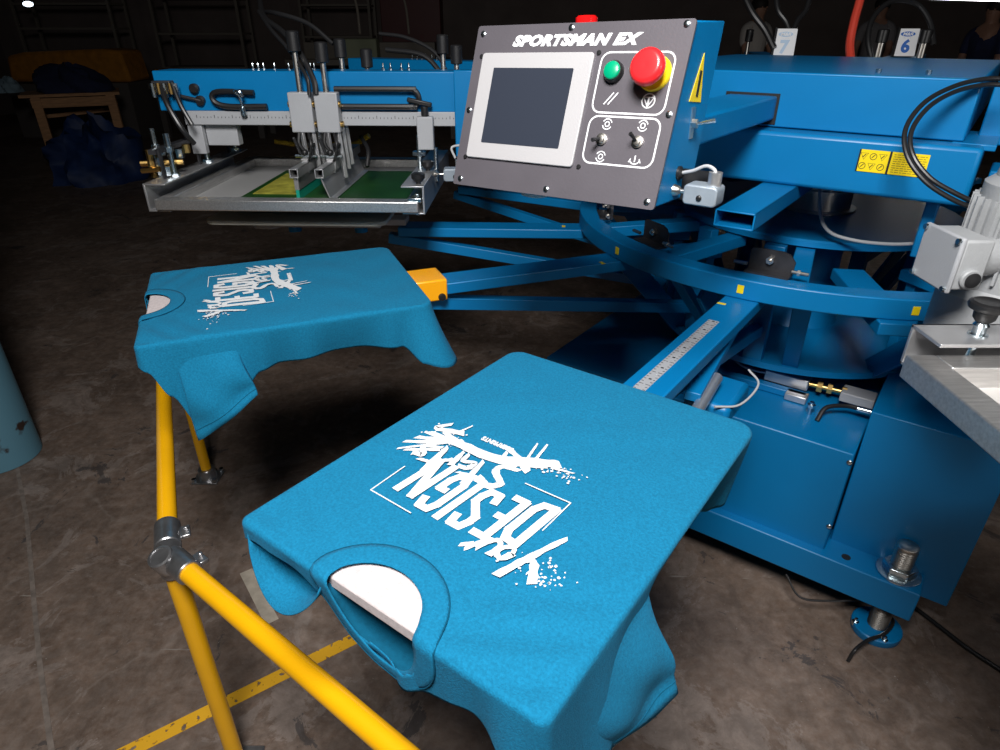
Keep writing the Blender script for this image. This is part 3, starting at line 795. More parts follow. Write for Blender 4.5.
    b([(.098, 1.580), (.106, 1.525)], .0075); b([(.088, 1.560), (.120, 1.566)], .006)
    b([(.136, 1.560), (.122, 1.556), (.134, 1.540), (.112, 1.530)], .0075)
    b([(-.034, 1.468), (.000, 1.486), (.045, 1.506), (.095, 1.507), (.150, 1.512)], .0120)
    b([(-.020, 1.480), (.030, 1.506), (.080, 1.512), (.130, 1.500)], .0110)
    b([(.060, 1.512), (.110, 1.512), (.155, 1.530)], .0095)
    b([(-.010, 1.505), (.020, 1.486), (.046, 1.478)], .0075)
    b([(.110, 1.486), (.150, 1.498), (.138, 1.478)], .0080); b([(.120, 1.520), (.162, 1.548)], .0070); b([(.100, 1.500), (.158, 1.566)], .0045)
    b([(.112, 1.534), (.148, 1.562)], .0055)
    b([(-.004, 1.478), (.002, 1.440)], .0035); b([(.006, 1.482), (.014, 1.446)], .0030); b([(.118, 1.490), (.112, 1.464)], .003)
    b([(-.030, 1.480), (-.058, 1.474)], .0035); b([(.010, 1.512), (.010, 1.490)], .0055); b([(.030, 1.512), (.036, 1.486)], .0055)
    for _ in range(150):
        r_ = rnd.random()
        if r_ < .42: c = (-.115+rnd.gauss(0, .018), 1.640+rnd.gauss(0, .010))
        elif r_ < .72: c = (-.045+rnd.gauss(0, .018), 1.482+rnd.gauss(0, .007))
        else: c = (.130+rnd.gauss(0, .014), 1.508+rnd.gauss(0, .016))
        blob(pm, c[0], c[1], rnd.uniform(.0005, .0022), DM)
    pm.build('chest_print', PRINT, t)
    text_mesh('UBERPRINTS', .0115, 'print_lettering', PRINT, t, DM @ Matrix.Translation((.057, 1.478, 0)), bold=.0006, sx=.80)
    return t

p1, f1 = make_pallet(36.4, 'white-edged pallet board inside the large near turquoise shirt', .9)
p2, f2 = make_pallet(68.2, 'white-edged pallet board inside the smaller far turquoise shirt', .9)
# shirt tables: (perimeter 0 back-left,1 back-right,2 front-right,3 front-left; drop, outward)
tab1 = [(.0, .09, .00), (.5, .045, -.03), (.90, .08, -.03), (1.0, .13, -.02), (1.06, .14, -.035), (1.14, .12, -.06), (1.25, .07, -.055), (1.45, .06, -.05), (1.56, .09, -.035), (1.66, .13, -.004), (1.78, .16, .010), (1.96, .16, .006),
        (2.02, .13, .004), (2.08, .075, .002), (2.20, .048, .0), (2.32, .062, .0), (2.40, .080, -.002), (2.47, .078, -.004), (2.56, .060, -.004), (2.66, .03, -.004), (2.74, .014, 0), (2.9, .012, 0), (3.0, .02, .0), (3.1, .06, -.01), (3.5, .07, -.02)]
tab2 = [(.0, .09, .0), (.5, .06, -.01), (.80, .10, .02), (.93, .135, .045), (1.0, .13, .050), (1.05, .115, .03), (1.12, .082, -.008), (1.3, .072, -.02), (1.55, .078, -.014), (1.62, .085, -.006), (1.68, .11, .004), (1.77, .15, .008), (1.85, .175, .008), (1.91, .10, .004), (1.96, .045, .002),
        (2.02, .038, .001), (2.10, .042, .001), (2.2, .048, .001), (2.35, .056, .001), (2.5, .058, .0), (2.7, .05, 0), (2.85, .035, 0), (3.0, .05, .0), (3.1, .06, -.01), (3.5, .07, -.02)]
s1 = make_shirt(36.4, 'large near turquoise t-shirt with white lettering print stretched over a pallet', tab1,
                [(1.56, 1.74, 1, (.250, -1.572, .752), (.196, -1.670, .712), .007)], True, seed=3)
s2 = make_shirt(68.2, 'smaller far turquoise t-shirt draped over a pallet behind the yellow rail', tab2,
                [(1.60, 1.725, 1, (.228, -1.592, .780), (.222, -1.702, .700), .014)], False, seed=5)

# ------------------------------------------------------------------ left print head with its screen
ph_ = thing('print_station', 'blue arm print head on the left carrying carriages over a screen', 'print head', (0, -1.4, 1.1), F3)
def A3(r0, r1, x0, x1, z0, z1): return bx(x0, x1, -r1, -r0, z0, z1)
A3(.50, 1.855, -.05, .05, 1.198, 1.298).build('arm_beam', BLUE, ph_, bev=.003)
A3(.93, 1.04, .03, .068, 1.085, 1.302).build('inner_plate', BLUE, ph_, bev=.003)
A3(.985, .988, .068, .0685, 1.17, 1.26).build('plate_slot', INKB, ph_)
rl = A3(.95, 1.79, .03, .056, 1.163, 1.199).build('scale_rail', LGREY, ph_, bev=.002)
tk = MB()
for k in range(80): tk.box(.056, .0563, -1.755+k*.01, -1.7535+k*.01, 1.181, 1.181+(.008 if k % 5 == 0 else .004))
tk.build('graduation', INKB, rl)
A3(1.75, 1.79, .03, .05, 1.085, 1.165).build('end_bracket', LGREY, ph_, bev=.002)
A3(1.66, 1.75, .0, .03, 1.105, 1.165).build('rear_cover', LGREY, ph_, bev=.002)
# cable chains
def chain(r0, r1, z0, z1, name='cable_chain'):
    rr = (z1-z0)/2; pts = [(.066, -r1, z0)]
    pts += [(.066, -r0-rr, z0)]
    pts += [(.066, -r0-rr+rr*math.sin(a), z0+rr-rr*math.cos(a)) for a in [PI*k/8 for k in range(1, 8)]]
    pts += [(.066, -r0-rr, z1), (.066, -r1, z1)]
    MB().tube(pts, .0075, 8, 4).build(name, BLACK, ph_)
chain(1.135, 1.36, 1.213, 1.256)
mb_ = MB(); mb_.tube([(.064, -1.55, 1.212), (.064, -1.66, 1.212), (.064, -1.695, 1.228), (.064, -1.68, 1.248), (.064, -1.58, 1.246)], .0075, 8, 5).build('cable_chain', BLACK, ph_)
MB().tube([(.07, -1.615, 1.198), (.075, -1.615, 1.235), (.08, -1.625, 1.25), (.085, -1.61, 1.25), (.08, -1.605, 1.238)], .004, 8).cyl((.07, -1.615, 1.19), (.072, -1.615, 1.21), .008, n=10).build('eye_bolt', ZINC, ph_)
for r_ in (1.735, 1.745): MB().lathe((.05, -r_, 1.225+.03*(r_-1.735)*100), (1, 0, 0), [(.013, 0), (.013, .010), (.009, .014)], 16).build('regulator_knob', BLACK, ph_)
# carriages: block, rod, knob
def carriage(r, x, zt_, front):
    c = A3(r-.031, r+.031, x-.016, x+.016, 1.150, 1.250).build('carriage_block', LGREY, ph_, bev=.003)
    MB().cyl((x, -r, 1.25), (x, -r, zt_), .0075, n=14).build('stroke_rod', STEEL, c)
    MB().lathe((x, -r, zt_), (0, 0, 1), [(.012, 0), (.0165, .002), (.0165, .045), (.014, .048), (.004, .049)], 20).build('adjust_knob', BLACK, c)
    if front:
        MB().cyl((x, -r-.036, 1.22), (x, -r+.036, 1.22), .008, n=12).cyl((x, -r-.038, 1.17), (x, -r+.038, 1.17), .008, n=12).build('cross_pin', BRASS, c)
        MB().bar((x+.01, -r-.006, 1.15), (x+.004, -r-.002, 1.055), .012, .008).bar((x-.03, -r+.004, 1.15), (x-.03, -r+.004, 1.05), .012, .006).build('hanger_link', ALU, c, bev=.001)
        MB().tube([(x+.018, -r-.012, 1.15), (x+.024, -r-.014, 1.125), (x+.022, -r-.004, 1.105)], .005, 8).sphere((x+.022, -r-.002, 1.10), .009).build('clamp_lever', BLACK, c)
        MB().prism([(x+.012, -r-.020, 1.10), (x+.012, -r+.012, 1.10), (x+.012, -r+.004, 1.045), (x+.012, -r-.012, 1.045)], (.004, 0, 0)).build('link_plate', ALU, c)
def hardware(r, x):
    for dx, L_, w_ in ((.0, .135, .014), (-.045, .12, .012), (-.085, .115, .012)):
        MB().bar((x+dx, -r+.020, 1.165), (x+dx-.004, -r+.026, 1.165-L_), w_, .010).build('hanger_bar', ALU, ph_, bev=.001)
    MB().lathe((x+.02, -r+.018, 1.125), (0, 0, -1), [(.010, 0), (.011, .004), (.008, .012), (.004, .016), (.004, .035)], 14).build('lock_knob', BLACK, ph_)
    MB().bar((x+.028, -r-.026, 1.140), (x+.022, -r-.014, 1.095), .010, .008).build('latch', BLACK, ph_, bev=.002)
    MB().cyl((x+.02, -r-.03, 1.09), (x+.02, -r+.03, 1.09), .004, n=10).build('pivot_pin', ZINC, ph_)
    MB().tube([(x+.012, -r+.012, 1.15), (x+.03, -r+.02, 1.12), (x+.025, -r+.01, 1.085), (x+.01, -r, 1.075)], .0035).build('air_line', RUB, ph_)
hardware(1.448, .082); hardware(1.378, .082)
carriage(1.448, .082, 1.345, True); carriage(1.378, .082, 1.320, True)
carriage(1.372, -.082, 1.325, False); carriage(1.30, -.082, 1.300, False)
for r_, x_, zz in ((1.085, -.09, 1.335), (1.045, -.07, 1.31), (.965, -.09, 1.33)): carriage(r_, x_, zz, False)
# squeegee and flood bar
def squeegee(r, name, blade):
    q = MB()
    for a in ((-.012, .012, .0, .003), (-.012, .012, .021, .024), (-.012, -.009, 0, .024), (.009, .012, 0, .024)):
        q.box(-.20, .21, -r+a[0], -r+a[1], 1.052+a[2], 1.052+a[3])
    o_ = q.build(name, ALU, ph_, bev=.0006)
    if blade:
        MB().box(-.19, .20, -r-.006, -r+.006, 1.02, 1.052).build('blade_holder', ALU, o_)
        MB().box(-.19, .20, -r-.0045, -r+.0045, .995, 1.02).build('squeegee_blade', GREENR, o_)
    else:
        MB().prism([(-.19, -r-.002, 1.052), (-.19, -r+.002, 1.052), (-.19, -r+.02, 1.0), (-.19, -r+.034, .998), (-.19, -r+.034, .996), (-.19, -r+.018, .996)], (.39, 0, 0)).build('flood_blade', ALU, o_)
    return o_
squeegee(1.452, 'squeegee_bar', True); squeegee(1.385, 'flood_bar', False)
for r_ in (1.335, 1.30):
    MB().bar((.0, -r_, 1.15), (.0, -r_, 1.04), .01, .02).bar((.05, -r_-.02, 1.12), (.05, -r_-.02, 1.03), .008, .016).build('guide_link', ALU, ph_)
MB().tube([(-.05, -1.33, 1.12), (0, -1.30, 1.09), (.03, -1.30, 1.05)], .006).build('clamp_lever', BLACK, ph_)
# channel holders
def channel(r, s, name='screen_holder'):
    z0, z1, d = .984, 1.054, .055
    m_ = MB().box(-.24, .30, -r-.0025, -r+.0025, z0, z1)
    ya, yb = sorted((-r, -r+s*d))
    m_.box(-.24, .30, ya, yb, z0, z0+.004).box(-.24, .30, ya, yb, z1-.004, z1)
    o_ = m_.build(name, ALU, ph_, bev=.0008); return o_
channel(1.808, 1); channel(1.100, -1)
for x in (.20, .0, -.2):
    MB().cyl((x, -1.775, 1.054), (x, -1.775, 1.16), .007, n=12).cyl((x, -1.775, 1.05), (x, -1.775, 1.062), .014, n=6).cyl((x, -1.775, 1.115), (x, -1.775, 1.127), .012, n=6).build('height_screw', ZINC, ph_)
    MB().box(x+.03, x+.042, -1.785, -1.78, 1.045, 1.13).build('guide_strip', DKPLATE, ph_)
MB().bar((.24, -1.80, 1.12), (-.22, -1.80, 1.12), .02, .012).build('cross_rod', DKPLATE, ph_)
# right clamp with lever handle
rc = A3(1.098, 1.142, .06, .085, 1.105, 1.190).build('clamp_body', LGREY, ph_, bev=.003)
MB().cyl((.072, -1.12, 1.19), (.072, -1.12, 1.215), .010, n=12).bar((.072, -1.10, 1.218), (.075, -1.165, 1.232), .012, .012).build('clamp_handle', BLACK, rc, bev=.003)
MB().cyl((.072, -1.14, 1.02), (.072, -1.14, 1.14), .007, n=12).cyl((.072, -1.14, 1.09), (.072, -1.14, 1.10), .020, n=6).cyl((.072, -1.095, 1.02), (.072, -1.095, 1.11), .006, n=12).build('height_screw', ZINC, rc)
kn = MB().cyl((.27, -1.115, 1.045), (.27, -1.115, 1.075), .006, n=10).lathe((.27, -1.115, 1.06), (0, 0, 1), [(.010, 0), (.017, .008), (.017, .018), (.010, .022)], 14).build('screen_knob', BLACK, ph_)
kn = MB().cyl((.10, -1.115, 1.045), (.10, -1.115, 1.075), .006, n=10).lathe((.10, -1.115, 1.06), (0, 0, 1), [(.010, 0), (.017, .008), (.017, .018), (.010, .022)], 14).build('screen_knob', BLACK, ph_)
MB().bar((.29, -1.105, 1.02), (.29, -1.14, 1.02), .03, .012).cyl((.27, -1.12, .975), (.27, -1.12, 1.03), .008, n=10).build('clamp_shoe', ZINC, ph_, bev=.002)
# outer pneumatics
pv = MB().box(.03, .075, -1.85, -1.80, 1.245, 1.275).cyl((.06, -1.80, 1.24), (.06, -1.73, 1.225), .005, n=8).build('valve_block', DKPLATE, ph_, bev=.003)
for k in range(5): MB().cyl((.08, -1.845+k*.016, 1.235+.008*(k % 2)), (.08, -1.845+k*.016, 1.27), .006, n=8).build('air_fitting', BRASS if k % 2 else ZINC, pv)
MB().tube([(.08, -1.82, 1.26), (.11, -1.80, 1.22), (.12, -1.77, 1.16), (.10, -1.755, 1.12)], .007).tube([(.08, -1.79, 1.27), (.10, -1.77, 1.22), (.11, -1.745, 1.17)], .006).build('air_hose', RUB, pv)
av = MB().cyl((.18, -1.82, 1.08), (.18, -1.82, 1.13), .010, n=12).cyl((.18, -1.82, 1.13), (.18, -1.82, 1.17), .006, n=8).build('flow_control', ZINC, ph_)
MB().cyl((.20, -1.86, 1.085), (.17, -1.76, 1.085), .008, n=10).cyl((.2, -1.83, 1.05), (.2, -1.83, 1.12), .009, n=10).cyl((.22, -1.85, 1.07), (.22, -1.80, 1.075), .007, n=8).build('brass_tee', BRASS, av)
for k, (x, r_, z) in enumerate(((.16, 1.82, 1.10), (.2, 1.83, 1.07), (.14, 1.78, 1.09), (.22, 1.78, 1.06), (.12, 1.77, 1.10))):
    MB().cyl((x, -r_, z), (x, -r_, z+.022), .010, n=6).build('air_fitting', (ZINC, BRASS, ZINC)[k % 3], av)
MB().cyl((.20, -1.815, 1.045), (.20, -1.815, 1.10), .008, n=10).build('air_fitting', ZINC, av)
# little wing screws on the top of the beam
for r_ in (1.60, 1.585, 1.57, 1.54, 1.50, 1.485, 1.44, 1.43, 1.24, 1.22, 1.19, 1.17):
    MB().lathe((-.01, -r_, 1.298), (0, 0, 1), [(.005, 0), (.005, .004), (.0022, .006), (.0022, .016), (.0008, .018)], 8).build('terminal_pin', ZINC, ph_)
MB().tube([(.10, -1.40, 1.245), (.09, -1.405, 1.28), (.06, -1.44, 1.34), (.0, -1.50, 1.39), (-.1, -1.58, 1.425), (-.3, -1.66, 1.48)], .0075).tube([(.11, -1.415, 1.245), (.10, -1.42, 1.29), (.06, -1.47, 1.35), (0, -1.53, 1.395), (-.12, -1.60, 1.44)], .005).build('carriage_hose', RUB, ph_)
MB().tube([(-.08, -1.39, 1.36), (-.1, -1.46, 1.41), (-.12, -1.55, 1.435), (-.2, -1.62, 1.44)], .006).build('carriage_hose', RUB, ph_)
MB().tube([(-.09, -1.07, 1.28), (-.10, -1.11, 1.34), (-.12, -1.19, 1.375), (-.14, -1.27, 1.385)], .005).tube([(-.09, -1.08, 1.27), (-.10, -1.14, 1.33), (-.12, -1.25, 1.345)], .007).build('carriage_hose', RUB, ph_)
t, M = limit_switch(.175, -1.035, 1.06, 1.05, F3, 'small grey cast switch left of the control box by the screen holder', az=95)
MB().tube([(.175, -1.03, 1.10), (.16, -1.04, 1.125), (.165, -1.0, 1.13), (.18, -.97, 1.12)], .003).build('switch_cable', CABG, t)

# the mesh screen in the left head
scn = thing('printing_screen', 'aluminium framed screen with green mesh in the left print head', 'printing screen', (0, -1.44, .985), F3)
fm = MB()
zs0, zs1 = .990, 1.018
fm.box(.275, .312, -1.785, -1.112, zs0, zs1).box(-.312, -.275, -1.785, -1.112, zs0, zs1).box(-.275, .275, -1.785, -1.75, zs0, zs1).box(-.275, .275, -1.147, -1.112, zs0, zs1)
fm.build('screen_frame', ALUB, scn, bev=.003)
bx(-.276, .276, -1.751, -1.146, .991, .993).build('mesh_border', mat('white_screen_tape', (.30, .30, .30), .6), scn)
bx(-.20, .235, -1.62, -1.16, .9935, .9945).build('emulsion', EMUL, scn)
bx(-.14, .14, -1.60, -1.45, .995, .9962).build('ink_smear', INKY, scn)

# bare pallet below that screen
p3 = thing('print_pallet', 'bare pale print pallet under the left screen', 'pallet', (0, -1.5, .90), F3)
MB().prism([(x, y, .930) for x, y in rrect(-.19, .225, -1.715, -1.22, .03, 5)], (0, 0, .012)).build('pallet_board', PALLET, p3, bev=.002)
MB().box(-.02, .15, -1.55, -1.25, .905, .929).box(-.03, .03, -1.5, -1.2, .88, .898).build('pallet_bracket', LGREY, p3, bev=.003)
MB().prism([(x, y, .899) for x, y in rrect(.07, .15, -1.62, -1.54, .03, 6)], (0, 0, .028)).build('pallet_skid', LGREY, p3)
for y in (-1.50, -1.31): MB().cyl((.13, y, .890), (.13, y, .905), .018, n=14).build('blue_knob', BLUE, p3)
# yellow airline beyond screen
o = MB().tube([(-.28, -1.36, 1.09), (-.30, -1.42, 1.06), (-.33, -1.50, 1.055), (-.34, -1.60, 1.05), (-.35, -1.70, 1.06)], .008).build('air_line', mat('yellow_coiled_line', (.65, .42, .03), .5), ph_)

# second print head beyond
ph2 = thing('print_station', 'blue arm of the print head half hidden behind the left one', 'print head', (0, -1.2, 1.1), frame(121))
bx(-.05, .05, -1.72, -.66, 1.198, 1.298).build('arm_beam', BLUE, ph2, bev=.003)
for k in range(7): MB().lathe((.02, -1.30-.022*k, 1.298), (0, 0, 1), [(.005, 0), (.005, .004), (.0022, .006), (.0022, .016), (.0008, .018)], 8).build('terminal_pin', ZINC, ph2)
bx(.05, .06, -1.6, -.8, 1.165, 1.198).build('scale_rail', DKPLATE, ph2)

# ------------------------------------------------------------------ right print head (azimuth ~3)
FR = frame(3)
# points below are world coordinates relative to the head's own world-aligned axes
hr = thing('print_station', 'silver screen holder channel with black knob at the right edge', 'print head', (.75, .75, 1.0), W0)
m_ = MB().box(.562, 1.25, .735, .80, 1.040, 1.045).box(.562, 1.25, .795, .80, .985, 1.045).box(.562, 1.25, .755, .80, .985, .990)
m_.build('channel', ALU, hr, bev=.001)
k_ = MB().cyl((.628, .765, 1.00), (.628, .765, 1.085), .0055, n=12).lathe((.628, .765, 1.045), (0, 0, 1), [(.012, 0), (.012, .002), (.008, .003), (.008, .010), (.010, .014), (.006, .020)], 14).build('threaded_stud', ZINC, hr)
MB().lathe((.628, .765, 1.064), (0, 0, 1), [(.009, 0), (.013, .005), (.014, .014), (.022, .018), (.0235, .022), (.0225, .026), (.018, .028), (.015, .0265), (.004, .026)], 30).build('knob', BLACK, k_)
s2_ = thing('printing_screen', 'aluminium framed white mesh screen cut off at the right edge', 'printing screen', (.8, .45, .99), W0)
fr2 = MB()
fr2.box(.533, .572, .18, .752, .990, 1.022).box(.572, 1.10, .715, .752, .990, 1.022).box(1.06, 1.10, .18, .715, .990, 1.022)
fr2.build('screen_frame', ALUB, s2_, bev=.002)
bx(.572, 1.06, .18, .715, .991, .993).build('screen_mesh', mat('white_polyester_mesh', (.50, .48, .46), .7), s2_)
# motor
mo = thing('electric_motor', 'grey cast electric motor with a square terminal box', 'motor', (.80, .97, .9), W0)
pr = [(.098, .93), (.098, 1.02), (.086, 1.03), (.082, 1.035), (.082, 1.19), (.070, 1.20), (.068, 1.215), (.05, 1.225), (.01, 1.227)]
MB().lathe((.83, .985, 0), (0, 0, 1), pr, 56).build('motor_body', CAST, mo, ang=30)
fn = MB()
for k in range(30):
    a = 2*PI*k/30; c, s_ = math.cos(a), math.sin(a)
    fn.bar((.83+.084*c, .985+.084*s_, 1.05), (.83+.084*c, .985+.084*s_, 1.17), .004, .014, (c, s_, 0))
fn.build('cooling_fins', CAST, mo)
MB().cyl((.70, .945, 1.09), (.78, .96, 1.09), .030, n=24).build('terminal_neck', CAST, mo)
jb_ = bx(.668, .712, .896, .980, 1.056, 1.132).build('terminal_box', CAST, mo, bev=.004)
bx(.660, .668, .892, .984, 1.052, 1.136).build('box_lid', LGREY, jb_, bev=.003)
for y, z in ((.898, 1.130), (.978, 1.130), (.898, 1.058), (.978, 1.058)): MB().cyl((.656, y, z), (.661, y, z), .0045, n=10).build('lid_screw', ZINC, jb_)
MB().lathe((.690, .896, 1.075), (0, -1, 0), [(.015, 0), (.015, .005), (.013, .007)], 24).build('gland_boss', CAST, jb_)
MB().lathe((.690, .889, 1.075), (0, -1, 0), [(.0095, 0), (.0115, .003), (.008, .004), (.001, .0035)], 20).build('gland_plug', BLACK, jb_)
MB().cyl((.765, .87, 1.185), (.765, .87, 1.215), .007, n=8).cyl((.765, .87, 1.21), (.79, .88, 1.225), .005, n=8).build('lifting_eye', ZINC, mo)

# ------------------------------------------------------------------ hoses and cables
def hose(name, pts, r, m, label, cat='hose', fr=None, group=None):
    root = thing(name, label, cat, pts[0], fr or W0) if fr else None
    mb = MB().tube(pts, r, 10, 8)
    if fr:
        COL.objects.unlink(root); bpy.data.objects.remove(root)
        bmesh.ops.transform(mb.bm, matrix=fr, verts=mb.bm.verts)
    o_ = mb.build(name, m); tag(o_, label, cat, group); return o_
def px(x, y, d):
    a = (x-500)/640; b = (375-y)/640; th = R(28.5)
    return V((a*d, d*(math.cos(th)+b*math.sin(th)), EYE+d*(-math.sin(th)+b*math.cos(th))))
hose('cable_pair', [px(1012, 79, 1.16), px(985, 79, 1.16), px(955, 86, 1.15), px(925, 102, 1.13), px(906, 128, 1.12), px(907, 155, 1.11), px(924, 180, 1.10), px(950, 198, 1.09), px(980, 211, 1.08), px(1012, 222, 1.06)], .0042, RUB, 'glossy black cable looping in front of the blue beam, outer one', 'cable')
hose('cable_pair', [px(1012, 85, 1.165), px(985, 85, 1.165), px(957, 91, 1.155), px(930, 106, 1.135), px(912, 130, 1.125), px(912.5, 154, 1.115), px(929, 177, 1.105), px(953, 192, 1.095), px(981, 205, 1.085), px(1012, 216, 1.065)], .0042, RUB, 'glossy black cable looping in front of the blue beam, inner one', 'cable')
hose('grey_cable', [(.045, -.25, 1.10), (.05, -.29, 1.06), (.075, -.34, 1.0), (.11, -.37, .970), (.17, -.385, .964), (.24, -.40, .972), (.29, -.41, .985), (.30, -.41, .99)], .004, CABG, 'thin grey cable hanging under the blue beam beside the steel column', 'cable', fr=MF)
hose('red_hose', [px(866, -25, 2.30), px(860, 0, 2.3), px(854, 22, 2.3), px(850, 44, 2.3), px(851, 62, 2.28)], .0145, REDH, 'thick red hose rising behind the blue housing')
for pts, r_, lab in (([(742, -10), (752, 12), (765, 30), (774, 48)], .012, 'black hose running down beside the pale station sign'),
                   ([(776, -10), (778, 10), (786, 22), (790, 34)], .010, 'black hose hanging just behind the pale station sign'),
                   ([(812, -10), (806, 10), (798, 20), (792, 34)], .010, 'black hose curving in from the right of the pale station sign'),
                   ([(872, 62), (868, 40), (872, 20), (885, 5), (900, 0), (918, 5), (930, 22), (934, 45)], .010, 'black hose arching over the station sign numbered 6')):
    hose('air_hose', [px(x, y, 2.5) for x, y in pts], r_, RUB, lab)
hose('power_cord', [px(786, 574, 1.72), px(800, 597, 1.70), px(830, 601, 1.69), px(855, 600, 1.68)], .003, RUB, 'thin black cord lying on the floor under the blue base', 'cord')
def fl(x, y, z=.006):
    r = px(x, y, 1)-V((0, 0, EYE)); k = (z-EYE)/r.z; return V((0, 0, EYE))+r*k
for nm, P_, r_, lab in (('power_cord', [(914, 607), (940, 627), (970, 650), (1010, 676)], .006, 'thick black cord running across the concrete to the right corner'),
                   ('power_cord', [(886, 612), (893, 622), (884, 634), (868, 640), (855, 650), (848, 661)], .0045, 'short black cord curled over the blue levelling foot')):
    hose(nm, [fl(x, y, r_+(.03 if 'curled' in lab and k < 5 else 0)) for k, (x, y) in enumerate(P_)], r_, RUB, lab, 'cord')

# ------------------------------------------------------------------ yellow guard rail
HR = .61
def flz(x, y, z): return fl(x, y, z)
gr = thing('guard_rail', 'yellow tube guard rail with grey corner clamps around the press', 'guard rail', (-.593, .87, 0), W0)
cl_ = at_h(169, 555, EYE-HR); far = V((-1.035, 1.80, HR)); near = flz(405, 757, HR)
near = near+(near-cl_)*.4
PR = .0170
MB().cyl(cl_+(far-cl_).normalized()*.03+V((0, 0, .006)), far, PR, n=28).build('top_rail', YEL, gr)
MB().cyl(cl_+(near-cl_).normalized()*.03, near, PR, n=28).build('top_rail', YEL, gr)
MB().cyl((cl_.x, cl_.y, .008), (cl_.x, cl_.y, HR-.02), PR, n=28).build('post', YEL, gr)
pf = MB().cyl((-1.030, 1.815, .008), (-1.030, 1.815, HR-.02), PR, n=28).build('post', YEL, gr)
def clampp(c, d, L_, r_=.0218, nm='corner_clamp'):
    d = V(d).normalized(); return MB().lathe(c, d, [(r_-.002, 0), (r_, .002), (r_, L_-.002), (r_-.002, L_)], 30).build(nm, GALV, gr)
dA = (far-cl_).normalized(); dC = (near-cl_).normalized()
clampp(cl_+dA*.012+V((0, 0, .006)), dA, .062); clampp(cl_+dC*.008, dC, .060); clampp(cl_+V((0, 0, -.020)), (0, 0, -1), .020)
MB().lathe(cl_+V((.000, -.022, .016)), (-.15, -.35, 1), [(.020, -.03), (.021, -.002), (.020, .004), (.016, .005), (.016, .003), (.001, .003)], 30).build('clamp_cap', GALV, gr)
for d_, s_ in ((dA, 1), (dC, 1)):
    p_ = cl_+d_*.05; sd = d_.cross(V((0, 0, 1))).normalized()
    sd = sd if (sd.x > 0) else -sd
    MB().bar(p_+sd*.020, p_+sd*.036, .03, .008).cyl(p_+sd*.030+V((0, 0, -.012)), p_+sd*.030+V((0, 0, .012)), .004, n=10).build('clamp_lug', GALV, gr, bev=.002)
fo = thing('rail_foot', 'grey metal floor flange holding the far yellow post', 'floor flange', (-1.03, 1.815, 0), W0)
bx(-1.075, -.985, 1.775, 1.855, 0, .007).build('base_plate', GALV, fo, bev=.002)
MB().lathe((-1.03, 1.815, .007), (0, 0, 1), [(.030, 0), (.028, .035), (.026, .037)], 24).build('socket', GALV, fo)
for a, b in ((-1, -1), (1, -1), (1, 1), (-1, 1)): MB().cyl((-1.03+a*.036, 1.815+b*.031, .007), (-1.03+a*.036, 1.815+b*.031, .020), .008, n=6).build('flange_bolt', ZINC, fo)
fo2 = thing('rail_foot', 'grey metal floor flange under the near yellow post', 'floor flange', (cl_.x, cl_.y, 0), W0)
bx(cl_.x-.045, cl_.x+.045, cl_.y-.04, cl_.y+.04, 0, .007).build('base_plate', GALV, fo2, bev=.002)

# bollard
o = MB().lathe((0, 0, 0), (0, 0, 1), [(.125, 0), (.128, .003), (.128, 3.2), (.02, 3.2)], 56).build('bollard', BOLL); o.location = (-1.85, 1.945, 0)
tag(o, 'pale blue painted steel column with chipped paint at the left edge', 'column')

# ------------------------------------------------------------------ background of the shop
tb = thing('work_table', 'raw wooden trestle table standing in the dark at the left', 'table', (-5.0, 7.9, 0), W0)
z = .74
A_, B_ = V((-5.25, 7.75, 0)), V((-4.55, 8.12, 0)); dn = V((-.45, .85, 0)).normalized()*.62
MB().bar(A_+V((0, 0, z-.015))+dn*.5-(B_-A_).normalized()*.1, B_+V((0, 0, z-.015))+dn*.5+(B_-A_).normalized()*.1, .66, .03).build('tabletop', WOOD, tb)
MB().bar(A_+V((0, 0, z-.09)), B_+V((0, 0, z-.09)), .03, .10).build('apron', WOOD, tb)
for p_ in (A_+V((.05, .02, 0)), B_, A_+dn, B_+dn): MB().bar(p_+V((0, 0, z-.03)), p_, .09, .05, dn).build('leg', WOOD, tb)
MB().bar(A_+V((0, 0, .45))+dn, B_+V((0, 0, .5))+dn, .03, .04).build('stretcher', WOOD, tb)
def lump(name, c, rx, ry, rz, m, label, cat, seed, n_=3):
    rn = random.Random(seed); k = [(rn.uniform(2, 7), rn.uniform(2, 7), rn.uniform(0, 6)) for _ in range(n_)]
    def f(u, v):
        a = u*2*PI; b = v*PI/2
        s_ = 1+sum(.10*math.sin(p*math.cos(a)*2+q*b*1.5+h_) for p, q, h_ in k)
        return (c[0]+rx*s_*math.cos(a)*math.cos(b*.995), c[1]+ry*s_*math.sin(a)*math.cos(b*.995), c[2]+rz*s_*math.sin(b))
    return tag(MB().grid(f, 36, 14, True).build(name, m, ang=60), label, cat)
lump('clothing_pile', (-5.05, 8.25, z), .42, .30, .26, NAVY, 'heap of dark navy garments on the wooden table', 'clothes', 4)
lump('folded_garment', (-5.68, 8.1, z), .13, .14, .14, PALES, 'pale blue garment hanging off the left of the navy heap', 'clothes', 6)
o = MB().prism([(-6.9, 9.9, .722), (-5.2, 9.9, .722), (-5.25, 9.9, 1.12), (-5.5, 9.9, 1.14), (-6.6, 9.9, 1.10), (-6.85, 9.9, 1.05)], (0, .6, 0)).build('canvas_bin', DUCK, bev=.04); tag(o, 'tall mustard canvas bin behind the wooden table', 'bin')
o = MB().prism([(-5.2, 9.8, 0), (-5.2, 9.8, .72), (-6.9, 9.8, .70), (-6.9, 9.8, 0)], (0, .7, 0)).build('steel_cart', RACK); tag(o, 'dark cart carrying the mustard canvas bin', 'cart')
